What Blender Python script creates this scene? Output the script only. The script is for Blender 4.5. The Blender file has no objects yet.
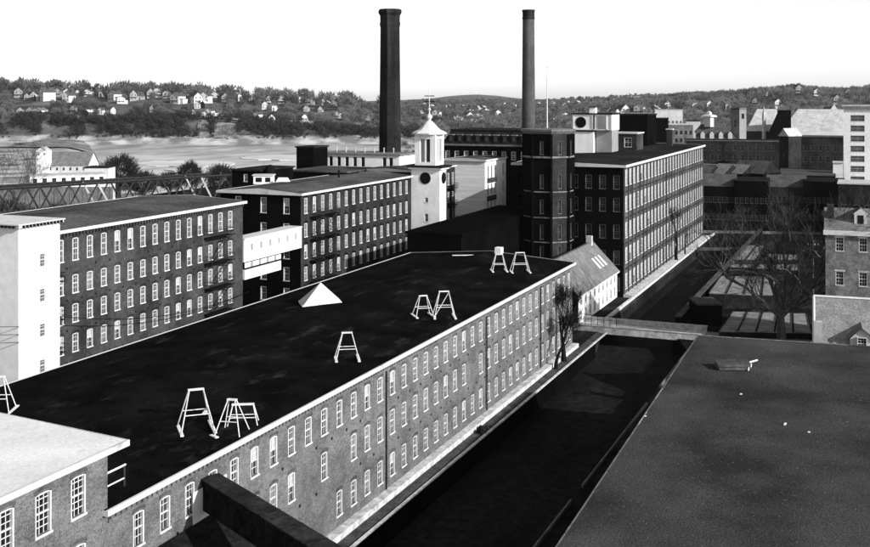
import bpy, math, random
from mathutils import Vector, noise
random.seed(7)
R = math.radians
COL = bpy.context.scene.collection
# ------------------------------------------------------------------ view frame
FPX = 1080.0; U0 = 435.0; V0 = 98.0; H = 37.0
YAW = math.atan((885 - U0) / FPX)
c, s = math.cos(YAW), math.sin(YAW)
def P(u, d, z=0.0):
    l = (u - U0) / FPX * d
    return Vector((d * c + l * s, d * s - l * c, z))
def PZ(u, v, z):
    return P(u, (H - z) * FPX / (v - V0), z)
def ZV(v, d): return H - (v - V0) * d / FPX
# ------------------------------------------------------------------ materials
MATS = {}
def mat(name, g, g2=None, scale=1.0, rough=.85, spec=.1, detail=6, contrast=(.35, .65), stretch=(1, 1, 1), fine=0.0, fscale=8.0, bump=0.0, brick=None, streak=None):
    if name in MATS: return MATS[name]
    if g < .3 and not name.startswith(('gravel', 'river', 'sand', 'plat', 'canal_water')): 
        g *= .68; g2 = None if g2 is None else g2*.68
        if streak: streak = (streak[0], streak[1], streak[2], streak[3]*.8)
    m = bpy.data.materials.new(name); m.use_nodes = True
    nt = m.node_tree; N = nt.nodes; L = nt.links
    b = N['Principled BSDF']; b.inputs['Roughness'].default_value = rough
    b.inputs['Specular IOR Level'].default_value = spec
    if spec <= .1: b.inputs['IOR'].default_value = 1.08
    def G(x): return (x, x, x, 1)
    b.inputs['Base Color'].default_value = G(g)
    if g2 is not None:
        tc = N.new('ShaderNodeTexCoord'); mp = N.new('ShaderNodeMapping')
        mp.inputs['Scale'].default_value = stretch
        L.new(tc.outputs['Object'], mp.inputs['Vector'])
        n1 = N.new('ShaderNodeTexNoise'); n1.inputs['Scale'].default_value = scale
        n1.inputs['Detail'].default_value = detail; n1.inputs['Roughness'].default_value = .62
        L.new(mp.outputs['Vector'], n1.inputs['Vector'])
        r = N.new('ShaderNodeValToRGB'); r.color_ramp.elements[0].position = contrast[0]; r.color_ramp.elements[1].position = contrast[1]
        r.color_ramp.elements[0].color = G(g); r.color_ramp.elements[1].color = G(g2)
        L.new(n1.outputs['Fac'], r.inputs['Fac'])
        out = r.outputs['Color']
        if fine:
            n2 = N.new('ShaderNodeTexNoise'); n2.inputs['Scale'].default_value = fscale; n2.inputs['Detail'].default_value = 3
            L.new(tc.outputs['Object'], n2.inputs['Vector'])
            mr = N.new('ShaderNodeMapRange'); mr.inputs['From Min'].default_value = .3; mr.inputs['From Max'].default_value = .7
            mr.inputs['To Min'].default_value = 1 - fine; mr.inputs['To Max'].default_value = 1 + fine
            L.new(n2.outputs['Fac'], mr.inputs['Value'])
            mx = N.new('ShaderNodeMix'); mx.data_type = 'RGBA'; mx.blend_type = 'MULTIPLY'; mx.inputs['Factor'].default_value = 1
            L.new(out, mx.inputs['A']); L.new(mr.outputs['Result'], mx.inputs['B']); out = mx.outputs['Result']
        if brick:
            sx = N.new('ShaderNodeSeparateXYZ'); L.new(tc.outputs['Object'], sx.inputs[0])
            ad = N.new('ShaderNodeMath'); ad.operation = 'ADD'; L.new(sx.outputs['X'], ad.inputs[0]); L.new(sx.outputs['Y'], ad.inputs[1])
            cb = N.new('ShaderNodeCombineXYZ'); L.new(ad.outputs[0], cb.inputs['X']); L.new(sx.outputs['Z'], cb.inputs['Y'])
            bt = N.new('ShaderNodeTexBrick'); bt.inputs['Scale'].default_value = 1.0
            bt.inputs['Brick Width'].default_value = .34; bt.inputs['Row Height'].default_value = .12; bt.inputs['Mortar Size'].default_value = .014
            bt.inputs['Color1'].default_value = G(1.0 - brick); bt.inputs['Color2'].default_value = G(1.0 + brick); bt.inputs['Mortar'].default_value = G(1.35)
            L.new(cb.outputs[0], bt.inputs['Vector'])
            mx = N.new('ShaderNodeMix'); mx.data_type = 'RGBA'; mx.blend_type = 'MULTIPLY'; mx.inputs['Factor'].default_value = 1
            L.new(out, mx.inputs['A']); L.new(bt.outputs['Color'], mx.inputs['B']); out = mx.outputs['Result']
        if streak:
            mp2 = N.new('ShaderNodeMapping'); mp2.inputs['Scale'].default_value = streak[0]
            L.new(tc.outputs['Object'], mp2.inputs['Vector'])
            n3 = N.new('ShaderNodeTexNoise'); n3.inputs['Scale'].default_value = 1; n3.inputs['Detail'].default_value = 8; n3.inputs['Roughness'].default_value = .7
            L.new(mp2.outputs['Vector'], n3.inputs['Vector'])
            mr = N.new('ShaderNodeMapRange'); mr.inputs['From Min'].default_value = streak[1]; mr.inputs['From Max'].default_value = streak[2]
            L.new(n3.outputs['Fac'], mr.inputs['Value'])
            mx = N.new('ShaderNodeMix'); mx.data_type = 'RGBA'
            L.new(mr.outputs['Result'], mx.inputs['Factor']); L.new(out, mx.inputs['A']); mx.inputs['B'].default_value = G(streak[3]); out = mx.outputs['Result']
        L.new(out, b.inputs['Base Color'])
        if bump:
            bp = N.new('ShaderNodeBump'); bp.inputs['Strength'].default_value = bump; bp.inputs['Distance'].default_value = .15
            n4 = N.new('ShaderNodeTexNoise'); n4.inputs['Scale'].default_value = fscale; n4.inputs['Detail'].default_value = 5
            L.new(tc.outputs['Object'], n4.inputs['Vector'])
            L.new(n4.outputs['Fac'], bp.inputs['Height']); L.new(bp.outputs['Normal'], b.inputs['Normal'])
    MATS[name] = m; return m
ST = ((.6, .6, .09), .5, .8, .26)
M = dict(
    brick_a=mat('brick_grey', .105, .19, .35, fine=.32, fscale=8.0, brick=.25, streak=((4, 4, 3), .56, .78, .28)),
    brick_c=mat('brick_brown', .030, .075, .2, fine=.25, fscale=2.5, brick=.16, streak=((.4, .4, .08), .55, .85, .14)),
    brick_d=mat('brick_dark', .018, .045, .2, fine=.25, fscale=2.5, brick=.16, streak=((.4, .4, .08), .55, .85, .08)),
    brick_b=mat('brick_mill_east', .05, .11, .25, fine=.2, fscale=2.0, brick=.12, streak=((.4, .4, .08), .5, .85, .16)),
    brick_k=mat('brick_black', .0025, .0065, .3, fine=.25, fscale=2.0, brick=.15, spec=.08),  # near-black brick; also carries the shade of west-facing mill walls
    brick_h=mat('brick_house', .12, .3, .5, fine=.25, fscale=3.0, brick=.15),
    white_b=mat('bright_whitewash', .72, .8, .3, rough=.6, fine=.06, fscale=1.5, streak=((.5, .5, .1), .52, .85, .5)),
    white=mat('white_paint', .46, .56, .3, rough=.6, fine=.08, fscale=1.5, streak=((.7, .7, .12), .5, .85, .3)),
    trim=mat('white_trim', .5, .62, 1.0, rough=.6),
    fascia=mat('gutter_metal', .45, .6, .5, rough=.5, streak=((.5, .5, .5), .5, .75, .2)),
    siding=mat('pale_siding', .6, .8, .6, fine=.12, fscale=4.0, stretch=(.2, .2, 3)),
    glass=mat('window_glass', .012, rough=.22, spec=.35),
    glass2=mat('window_glass_dusty', .05, rough=.45, spec=.3),
    blind=mat('window_blind', .3, .42, .5, rough=.6), shade_=mat('window_shade', .10, .26, .6, rough=.6),
    tar=mat('tar_roof', .004, .012, .25, rough=.95, spec=.04, fine=.35, fscale=3.5, contrast=(.4, .7), streak=((.2, .5, 1), .56, .78, .045)),
    tar_d=mat('felt_roof', .055, .14, .12, rough=.95, spec=.05, fine=.3, fscale=2.0, streak=((.03, .25, 1), .55, .8, .12)),
    gravel=mat('gravel_roof', .024, .06, .1, contrast=(.36, .66), rough=.95, spec=.05, fine=.6, fscale=8, streak=((3.6, 3.6, 3.6), .6, .72, .22)),
    tar_b=mat('slag_roof', .014, .035, .1, rough=.95, spec=.05, fine=.3, fscale=2.0, streak=((.03, .2, 1), .58, .8, .10)),
    wroof=mat('pale_roof', .52, .64, .25, rough=.8, fine=.1, fscale=5.0, streak=((1.2, 1.2, 1), .6, .78, .3)),
    slate=mat('slate_roof', .07, .13, .6, rough=.7, fine=.3, fscale=3.0),
    slate_l=mat('slate_roof_grey', .16, .26, .6, rough=.7, fine=.25, fscale=3.0),
    proof=mat('pale_slate_roof', .34, .5, .4, rough=.7, fine=.15, fscale=1.0),
    dimmed=mat('dimmed_paint', .09, .2, .6), dead=mat('black_boards', .002, .006, .2, spec=.02),  # window trim darkened to carry west-wall shade; near-black boards
    black=mat('black_iron', .012, rough=.6), iron=mat('rusty_iron', .03, .06, 2.0),
    wood=mat('pale_timber', .5, .7, 3.0, rough=.8), wood_d=mat('weathered_timber', .07, .13, 1.5, stretch=(1, 8, 1)),
    granite=mat('granite', .3, .6, 1.2, fine=.2, fscale=4, bump=.3), stone_d=mat('dark_stone', .012, .035, .8, fine=.3, fscale=2),
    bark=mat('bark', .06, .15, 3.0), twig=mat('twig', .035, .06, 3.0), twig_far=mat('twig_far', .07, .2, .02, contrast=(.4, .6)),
    ev=mat('evergreen_needles', .02, .04, 2.0),
    hw=mat('house_white', .42, .6, .15), hg=mat('house_grey', .28, .4, .2), hd=mat('house_dark', .05, .09, .2),
    plank=mat('platform_planks', .12, .26, .6, fine=.2, fscale=4, streak=((.1, 1.5, 1), .5, .75, .22)),
    shaft=mat('chimney_brick', .012, .03, .15, fine=.2, fscale=1.5, brick=.2, streak=((.3, .3, .03), .5, .85, .1)),
    shaft2=mat('chimney_brick_grey', .07, .12, .15, fine=.2, fscale=1.5, streak=((.3, .3, .03), .5, .85, .2)),
    dial=mat('dial_dark', .012, rough=.5),
)
# ------------------------------------------------------------------ mesh builder
class MB:
    def __init__(self): self.v = []; self.f = []; self.m = []; self.mats = []
    def mi(self, m):
        if m not in self.mats: self.mats.append(m)
        return self.mats.index(m)
    def face(self, pts, m):
        i = len(self.v); self.v += [tuple(p) for p in pts]; self.f.append(tuple(range(i, i + len(pts)))); self.m.append(self.mi(m))
    def box(self, x0, x1, y0, y1, z0, z1, m):
        self.prism([(x0, y0), (x1, y0), (x1, y1), (x0, y1)], z0, z1, m)
    def prism(self, poly, z0, z1, m, top=None):
        n = len(poly); i = len(self.v); k = self.mi(m); kt = self.mi(top) if top else k
        self.v += [(p[0], p[1], z0) for p in poly] + [(p[0], p[1], z1) for p in poly]
        for a in range(n):
            b = (a + 1) % n; self.f.append((i + a, i + b, i + n + b, i + n + a)); self.m.append(k)
        self.f.append(tuple(range(i + n, i + 2 * n))); self.m.append(kt)
        self.f.append(tuple(reversed(range(i, i + n)))); self.m.append(k)
    def loft(self, rings, m, cap=True):
        k = self.mi(m); n = len(rings[0]); i = len(self.v)
        for r in rings: self.v += [tuple(p) for p in r]
        for j in range(len(rings) - 1):
            for a in range(n):
                b = (a + 1) % n; self.f.append((i + j*n + a, i + j*n + b, i + (j+1)*n + b, i + (j+1)*n + a)); self.m.append(k)
        if cap:
            self.f.append(tuple(range(i + (len(rings)-1)*n, i + len(rings)*n))); self.m.append(k)
            self.f.append(tuple(reversed(range(i, i + n)))); self.m.append(k)
    def rev(self, cx, cy, prof, m, n=16, rot=0):
        self.loft([[(cx + r * math.cos(rot + 2*math.pi*a/n), cy + r * math.sin(rot + 2*math.pi*a/n), z) for a in range(n)] for r, z in prof], m)
    def bar(self, a, b, r0, r1=None, m=None, n=4):
        r1 = r0 if r1 is None else r1
        a = Vector(a); b = Vector(b); d = (b - a)
        if d.length < 1e-6: return
        d.normalize(); u = d.orthogonal().normalized(); w = d.cross(u)
        self.loft([[p + (u * math.cos(2*math.pi*(k+.5)/n) + w * math.sin(2*math.pi*(k+.5)/n)) * r for k in range(n)] for p, r in ((a, r0), (b, r1))], m)
    def tube(self, pts, radii, m, n=5):
        rings = []; up = None
        for i, p in enumerate(pts):
            q = (pts[min(i+1, len(pts)-1)] - pts[max(i-1, 0)]).normalized()
            u = q.orthogonal().normalized() if up is None else (up - q * up.dot(q)).normalized()
            up = u; w = q.cross(u)
            rings.append([p + (u*math.cos(2*math.pi*k/n) + w*math.sin(2*math.pi*k/n)) * radii[i] for k in range(n)])
        self.loft(rings, m)
    def mesh(self, name, off=(0, 0, 0)):
        me = bpy.data.meshes.new(name)
        me.from_pydata([(x - off[0], y - off[1], z - off[2]) for x, y, z in self.v], [], self.f)
        for m in self.mats: me.materials.append(m)
        me.polygons.foreach_set('material_index', self.m); me.update()
        return me
    def build(self, name, parent=None, off=None, loc=None):
        if parent is not None: off = tuple(parent.location) if off is None else off
        off = off or (0, 0, 0)
        o = bpy.data.objects.new(name, self.mesh(name, off)); COL.objects.link(o)
        if parent is not None: o.parent = parent
        else: o.location = off
        return o
def thing(name, loc, label, cat, group=None):
    o = bpy.data.objects.new(name, None); COL.objects.link(o); o.location = loc; o.empty_display_size = .5
    o['label'] = label; o['category'] = cat
    if group: o['group'] = group
    return o
def tag(o, label, cat, group=None):
    o['label'] = label; o['category'] = cat
    if group: o['group'] = group
    return o
def kind(o, k, label=None):
    o['kind'] = k
    if label: o['label'] = label
    return o
# ------------------------------------------------------------------ windows
WCACHE = {}
def window_mesh(w, h, style):
    """local frame: x along wall, -y outward, origin at the bottom centre of the opening"""
    key = (round(w, 2), round(h, 2), style)
    if key in WCACHE: return WCACHE[key]
    a = MB(); p = MB(); t = M['dimmed'] if style == 'dimmed' else (M['slate'] if style == 'darkish' else M['trim'])
    dep = .26
    fr = .1 if style != 'wide' else .07
    # white box frame lining the opening
    a.box(-w/2, -w/2 + fr, .02, dep, 0, h, t); a.box(w/2 - fr, w/2, .02, dep, 0, h, t)
    a.box(-w/2 + fr, w/2 - fr, .02, dep, h - fr, h, t)
    a.box(-w/2 - .05, w/2 + .05, -.06, dep, -.13, -.004, t)       # sill
    y = dep - .08
    a.box(-w/2 + fr, w/2 - fr, y - .05, y + .05, h*.48, h*.48 + .08, t)
    nx = 3 if style in ('sash', 'near') else 2
    mw = .018 if style != 'near' else .02
    if style == 'wide': mw = .03
    for i in range(1, nx):
        x = -w/2 + fr + (w - 2*fr) * i / nx; a.box(x - mw, x + mw, y - .02, y + .02, .0, h - fr, t)
    ny = {'sash': 4, 'near': 6, 'wide': 4, 'blind': 4, 'slit': 3, 'dusty': 4, 'dimmed': 3, 'half': 4, 'darkish': 2}[style]
    for i in range(1, ny):
        z = h * i / ny
        if abs(z - h*.5) > .1: a.box(-w/2 + fr, w/2 - fr, y - .02, y + .02, z - mw, z + mw, t)
    pm = {'blind': M['shade_'], 'wide': M['blind'], 'dusty': M['glass2']}.get(style, M['glass'])
    p.box(-w/2 + fr*.5, w/2 - fr*.5, y + .055, y + .075, 0, h - fr*.5, pm)
    if style == 'half': p.box(-w/2 + fr*.5, w/2 - fr*.5, y + .03, y + .05, h*.52, h - fr*.5, M['blind'])
    WCACHE[key] = (a.mesh('window'), p.mesh('pane')); return WCACHE[key]
def put_window(root, pt, th, w, h, style, near=True):
    a, p = window_mesh(w, h, style)
    o = bpy.data.objects.new('window', a); COL.objects.link(o); o.parent = root
    o.location = Vector(pt) - root.location; o.rotation_euler.z = th
    q = bpy.data.objects.new('pane', p); COL.objects.link(q); q.parent = o
    return o
def merge_windows(mb, pt, th, w, h, style):
    for me in window_mesh(w, h, style):
        i = len(mb.v); ct, sn = math.cos(th), math.sin(th)
        for v in me.vertices:
            x, y, z = v.co; mb.v.append((pt[0] + x*ct - y*sn, pt[1] + x*sn + y*ct, pt[2] + z))
        for f in me.polygons:
            mb.f.append(tuple(i + k for k in f.vertices)); mb.m.append(mb.mi(me.materials[f.material_index]))
def facade(mb, A, B, z0, z1, cols, w, rows, m, skip=(), arch=None, dep=.3):
    """wall from A to B with real openings; returns (point, theta, w, h) per window"""
    A = Vector((A[0], A[1], 0)); B = Vector((B[0], B[1], 0)); L = (B - A).length; ax = (B - A) / L
    th = math.atan2(ax.y, ax.x); inn = Vector((-ax.y, ax.x, 0))
    sx = [0.0]
    for cc in cols: sx += [cc - w/2, cc + w/2]
    sx.append(L); sz = [z0]
    for (b, h) in rows: sz += [b, b + h]
    sz.append(z1)
    def pt(x, z, d=0): q = A + ax * x + inn * d; return (q.x, q.y, z)
    out = []
    for j in range(len(sz) - 1):
        for i in range(len(sx) - 1):
            x0, x1, a, b = sx[i], sx[i+1], sz[j], sz[j+1]
            if x1 - x0 < 1e-4 or b - a < 1e-4: continue
            ci, ri = (i - 1) // 2, (j - 1) // 2
            if i % 2 == 1 and j % 2 == 1 and (ci, ri) not in skip:
                mb.face([pt(x0, a), pt(x1, a), pt(x1, a, dep), pt(x0, a, dep)], m); mb.face([pt(x0, b), pt(x0, b, dep), pt(x1, b, dep), pt(x1, b)], m)
                mb.face([pt(x0, a), pt(x0, a, dep), pt(x0, b, dep), pt(x0, b)], m); mb.face([pt(x1, a), pt(x1, b), pt(x1, b, dep), pt(x1, a, dep)], m)
                q = pt((x0 + x1)/2, a); out.append((q, th, w, b - a, ci, ri))
                if arch:
                    sg = .09; na = 3
                    def ay(v): return b - sg*(v/(w/2))**2
                    for k in range(na*2):
                        v0 = -w/2 + w*k/(na*2); v1 = -w/2 + w*(k+1)/(na*2); xm = (x0+x1)/2
                        mb.face([pt(xm+v0, ay(v0), .02), pt(xm+v1, ay(v1), .02), pt(xm+v1, b, .02), pt(xm+v0, b, .02)], m)
                        mb.face([pt(xm+v0, ay(v0), .02), pt(xm+v1, ay(v1), .02), pt(xm+v1, ay(v1), .1), pt(xm+v0, ay(v0), .1)], m)
                    # segmental brick head standing a few millimetres proud
                    n = 5; hw = w/2 + .12
                    for k in range(n):
                        u0 = -hw + 2*hw*k/n; u1 = -hw + 2*hw*(k+1)/n
                        f0 = .12*(1-(u0/hw)**2); f1 = .12*(1-(u1/hw)**2); xc = (x0+x1)/2
                        mb.face([pt(xc+u0, b+f0, -.012), pt(xc+u1, b+f1, -.012), pt(xc+u1, b+f1+.24, -.012), pt(xc+u0, b+f0+.24, -.012)], arch)
            else:
                mb.face([pt(x0, a), pt(x1, a), pt(x1, b), pt(x0, b)], m)
    return out
def install(root, wins, style, cap=100, alt=None, cam=(0, 0)):
    wins = sorted(wins, key=lambda q: (q[0][0]-cam[0])**2 + (q[0][1]-cam[1])**2)
    rest = MB()
    for i, (q, th, w, h, ci, ri) in enumerate(wins):
        st = style
        if alt and random.random() < alt[1]: st = random.choice((alt[0], 'half', 'half', 'dusty'))
        if i < cap: put_window(root, q, th, w, h, st)
        else: merge_windows(rest, q, th, w, h, st)
    if rest.v:
        o = rest.build('windows', root); o['kind'] = 'stuff'
def low_roof(root, x0, x1, y0, y1, z, rise, oh, top, edge, th=.35, ridge=.5, name='roof', mitre=0):
    mb = MB(); X0, X1, Y0, Y1 = x0 - oh, x1 + oh, y0 - oh, y1 + oh; yr = Y0 + (Y1 - Y0)*ridge
    zt = z + th
    # undulating deck in short bays so the surface is not a perfect plane
    n = max(2, int((X1 - X0)/3)); m_ = 8
    ys = [Y0 + (yr - Y0)*k/m_ for k in range(m_+1)] + [yr + (Y1 - yr)*k/m_ for k in range(1, m_+1)]
    def hz(x, y):
        t = (y - Y0)/(yr - Y0) if y <= yr else (Y1 - y)/(Y1 - yr)
        e = min(1, 3*t)
        return zt + rise*t + .035*e*noise.noise(Vector((x*.2, y*.3, z)))
    k = mb.mi(top); i0 = len(mb.v)
    for a in range(n+1):
        x = X0 + (X1 - X0)*a/n
        for y in ys: mb.v.append((x, y, hz(x, y)))
    W = len(ys)
    for a in range(n):
        for b in range(W-1):
            q = i0 + a*W + b; mb.f.append((q, q+W, q+W+1, q+1)); mb.m.append(k)
    mb.box(X0, X1, Y0 - .02, Y0 + .16, z, zt + .05, edge); mb.box(X0, X1, Y1 - .16, Y1 + .02, z, zt + .05, edge)
    mb.face([(X0, Y0, z), (X1, Y0, z), (X1, Y1, z), (X0, Y1, z)], M['stone_d'])
    for x, e in ((X0 - .02, edge), (X1 + .02, edge)):
        mb.face([(x, Y0, z), (x, yr, z), (x, yr, zt + rise + .04), (x, Y0, zt + .04)], e)
        mb.face([(x, yr, z), (x, Y1, z), (x, Y1, zt + .04), (x, yr, zt + rise + .04)], e)
    return mb.build(name, root)
def spaced(x0, x1, n): return [x0 + (x1 - x0)*(i + .5)/n for i in range(n)]
def rail_steps(root, pts_x, y, zs, name='fire_escape'):
    """iron balconies and stairs on a south wall at y"""
    mb = MB(); x0, x1 = pts_x; b = M['black']
    for k, z in enumerate(zs):
        mb.box(x0, x1, y - 1.2, y - .02, z, z + .06, b)
        for zz in (.5, 1.0): mb.bar((x0, y-1.2, z+zz), (x1, y-1.2, z+zz), .03, m=b); mb.bar((x0, y, z+zz), (x0, y-1.2, z+zz), .03, m=b); mb.bar((x1, y, z+zz), (x1, y-1.2, z+zz), .03, m=b)
        n = int((x1 - x0)/.35)
        for i in range(n+1): mb.bar((x0 + (x1-x0)*i/n, y-1.2, z), (x0 + (x1-x0)*i/n, y-1.2, z+1.0), .018, m=b)
        for x in (x0 + .2, x1 - .2): mb.bar((x, y-1.1, z), (x, y-.02, z-1.0), .035, m=b)
        if k + 1 < len(zs):
            z2 = zs[k+1]
            for yy in (y - .95, y - .45): mb.bar((x0 + .4, yy, z2), (x1 - .5, yy, z), .045, m=b); mb.bar((x0 + .4, yy, z2+.9), (x1 - .5, yy, z+.9), .025, m=b)
            for i in range(10):
                t = i/10; mb.bar((x0+.4+(x1-x0-.9)*t, y-.95, z2+(z-z2)*t), (x0+.4+(x1-x0-.9)*t, y-.45, z2+(z-z2)*t), .03, m=b)
    return mb.build(name, root)
def downpipe(root, x, y, z0, z1):
    mb = MB(); mb.bar((x, y - .1, z0), (x, y - .1, z1), .07, m=M['iron'], n=6)
    z = z0 + 1
    while z < z1: mb.box(x - .11, x + .11, y - .19, y - .004, z, z + .08, M['iron']); z += 3
    return mb.build('downpipe', root)
def anchors(mb, x0, x1, y, zs, step, m):
    x = x0
    while x < x1:
        for z in zs:
            if random.random() < .75: mb.box(x - .11, x + .11, y - .035, y - .004, z - .11, z + .11, m)
        x += step

# ================================================================== GROUND, WATER
CANAL = (26.6, 40.5)
def near_ground():
    mb = MB(); g = mat('yard_ground', .008, .028, .08, rough=.95, spec=.05, fine=.3, fscale=.9, streak=((.03, .12, 1), .55, .75, .09))
    xs = [-160, -60, 0, 40, 80, 120, 160, 172, 200, 240, 290, 330, 380, 440]
    prof_a = [(-260, 0), (-100, 0), (-30, 0), (0, 0), (26.6, 0), (26.62, -5), (40.48, -5), (40.5, 0), (60, 0), (100, 0), (150, 0), (260, 0)]
    prof_b = [(-260, 0), (-100, 0), (-30, 0), (0, 0), (31.0, 0), (31.02, -5), (42.48, -5), (42.5, 0), (60, 0), (100, 0), (150, 0), (260, 0)]
    k = mb.mi(g); rows = []
    for x in xs:
        pr = prof_a if x <= 160 else prof_b
        if x >= 330: pr = [(y, 0) for y, z in pr]
        r = []
        for y, z in pr: r.append(len(mb.v)); mb.v.append((x, y, z))
        rows.append(r)
    for i in range(len(rows)-1):
        for j in range(len(rows[0])-1):
            mb.f.append((rows[i][j], rows[i+1][j], rows[i+1][j+1], rows[i][j+1])); mb.m.append(k)
    o = mb.build('ground'); kind(o, 'structure')
near_ground()
def lerp_tab(tab, x):
    if x <= tab[0][0]: return tab[0][1]
    for (a, p), (b, q) in zip(tab, tab[1:]):
        if x <= b: t = (x - a)/(b - a); return p + (q - p)*t
    return tab[-1][1]
def sm(a, b, x):
    t = max(0, min(1, (x - a)/(b - a))); return t*t*(3 - 2*t)
LEFT = [(-400, 50), (0, 46), (60, 43), (100, 40), (210, 38), (270, 33), (300, 29), (340, 25), (380, 18), (420, 10), (480, 0), (2000, 0)]
RIGHT = [(-2000, 0), (520, 0), (560, 6), (600, 14), (650, 22), (690, 27), (740, 33), (800, 42), (840, 37), (900, 41), (1000, 44), (2000, 40)]
def river_near(u): return lerp_tab([(-400, 700), (60, 690), (120, 600), (150, 440), (300, 440), (380, 560), (430, 700), (470, 900), (600, 1000)], u)
def river_far(u): return lerp_tab([(-400, 870), (0, 900), (60, 930), (130, 955), (330, 965), (400, 965), (430, 950), (470, 905), (600, 900)], u)
def terr(u, d):
    p = P(u, d)
    nz = noise.noise(Vector((p.x*.006, p.y*.006, 0))); nz2 = noise.noise(Vector((p.x*.03, p.y*.03, 3)))
    z = 0.0
    if d > 420: z += 3*nz*sm(420, 700, d)
    rn, rf = river_near(u), river_far(u)
    if rf > rn:
        z -= 10*sm(rn - 40, rn + 10, d)*(1 - sm(rf - 15, rf + 15, d))*sm(60, 130, u)*(1 - sm(430, 500, u))
    lh = lerp_tab(LEFT, u); toe = 972 + 16*nz
    z += lh*(.34*sm(toe, toe + 45, d) + .66*sm(toe + 90, 1330, d))*(1 - .35*sm(1400, 2200, d))
    z += lerp_tab(RIGHT, u)*sm(1050, 1500, d)*(1 - .2*sm(1600, 2400, d))
    z += (6 + 18*sm(1500, 4200, d))*sm(900, 1500, d)*(1 - sm(0, 25, lh))
    if d > 1000: z += 3.0*nz2 + 3*nz
    far = sm(5000, 8000, d)
    z += far*(36*math.exp(-((u - 478)/40)**2) + 8*noise.noise(Vector((u*.01, 2, 0))))
    return z
def near_rect(p, e=0): return -160 + e < p.x < 440 - e and -260 + e < p.y < 260 - e
def far_ground():
    m = bpy.data.materials.new('hillside_ground'); m.use_nodes = True; nt = m.node_tree; N = nt.nodes; L = nt.links
    b = N['Principled BSDF']; b.inputs['Roughness'].default_value = 1; b.inputs['Specular IOR Level'].default_value = .05
    tc = N.new('ShaderNodeTexCoord'); sp = N.new('ShaderNodeSeparateXYZ'); L.new(tc.outputs['Object'], sp.inputs[0])
    n1 = N.new('ShaderNodeTexNoise'); n1.inputs['Scale'].default_value = .035; n1.inputs['Detail'].default_value = 9; n1.inputs['Roughness'].default_value = .7; L.new(tc.outputs['Object'], n1.inputs['Vector'])
    r = N.new('ShaderNodeValToRGB'); e = r.color_ramp.elements; e[0].position = .36; e[0].color = (.015, .015, .015, 1); e[1].position = .68; e[1].color = (.16, .16, .16, 1)
    L.new(n1.outputs['Fac'], r.inputs['Fac'])
    # bare sand and gravel of the low river bank, by height
    n2 = N.new('ShaderNodeTexNoise'); n2.inputs['Scale'].default_value = .06; n2.inputs['Detail'].default_value = 8; L.new(tc.outputs['Object'], n2.inputs['Vector'])
    md = N.new('ShaderNodeMath'); md.operation = 'MULTIPLY_ADD'; L.new(n2.outputs['Fac'], md.inputs[0]); md.inputs[1].default_value = 8; L.new(sp.outputs['Z'], md.inputs[2])
    mr = N.new('ShaderNodeMapRange'); mr.inputs['From Min'].default_value = 5.2; mr.inputs['From Max'].default_value = 7.5; mr.inputs['To Min'].default_value = 1; mr.inputs['To Max'].default_value = 0
    L.new(md.outputs[0], mr.inputs['Value'])
    mx = N.new('ShaderNodeMix'); mx.data_type = 'RGBA'; L.new(mr.outputs['Result'], mx.inputs['Factor']); L.new(r.outputs['Color'], mx.inputs['A']); rs = N.new('ShaderNodeValToRGB'); es = rs.color_ramp.elements; es[0].position = .4; es[0].color = (.15, .15, .15, 1); es[1].position = .6; es[1].color = (.45, .45, .45, 1)
    ns = N.new('ShaderNodeTexNoise'); ns.inputs['Scale'].default_value = .05; ns.inputs['Detail'].default_value = 8; L.new(tc.outputs['Object'], ns.inputs['Vector']); L.new(ns.outputs['Fac'], rs.inputs['Fac']); L.new(rs.outputs['Color'], mx.inputs['B'])
    L.new(mx.outputs['Result'], b.inputs['Base Color'])
    mb = MB(); k = mb.mi(m)
    us = []; a = -68.0
    while a <= 68:
        us.append(U0 + FPX*math.tan(R(a))); a += .45 if abs(a) < 28 else 3
    ds = [60, 120, 200, 300]; d = 340
    while d < 9500: ds.append(d); d *= 1.02 if d < 1800 else 1.06
    rows = []
    for u in us:
        r_ = []
        for d in ds:
            p = P(u, d); z = terr(max(-600, min(1500, u)), d) - .3
            if near_rect(p, 25): z = -9
            r_.append(len(mb.v)); mb.v.append((p.x, p.y, z))
        rows.append(r_)
    for i in range(len(rows)-1):
        for j in range(len(ds)-1):
            mb.f.append((rows[i][j], rows[i][j+1], rows[i+1][j+1], rows[i+1][j])); mb.m.append(k)
    o = mb.build('hills'); kind(o, 'structure')
    for pol in o.data.polygons: pol.use_smooth = True
far_ground()
wm = mat('river_water', .18, .42, .012, rough=.3, spec=.5, stretch=(1, 3, 1), contrast=(.42, .58), fine=.3, fscale=.06)
mb = MB(); pts = [P(-900, 420, -4.2), P(-900, 1100, -4.2), P(700, 1100, -4.2), P(700, 420, -4.2)]
mb.face([pts[3], pts[2], pts[1], pts[0]], wm); kind(mb.build('river_water'), 'structure')
mb = MB(); cw = mat('canal_water', .004, .014, .12, rough=.4, spec=.05, fine=.5, fscale=1.2, stretch=(.3, 1, 1))
mb.face([(-160, 26, -2.2), (330, 26, -2.2), (330, 43, -2.2), (-160, 43, -2.2)], cw)
kind(mb.build('canal_water'), 'structure')
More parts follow.
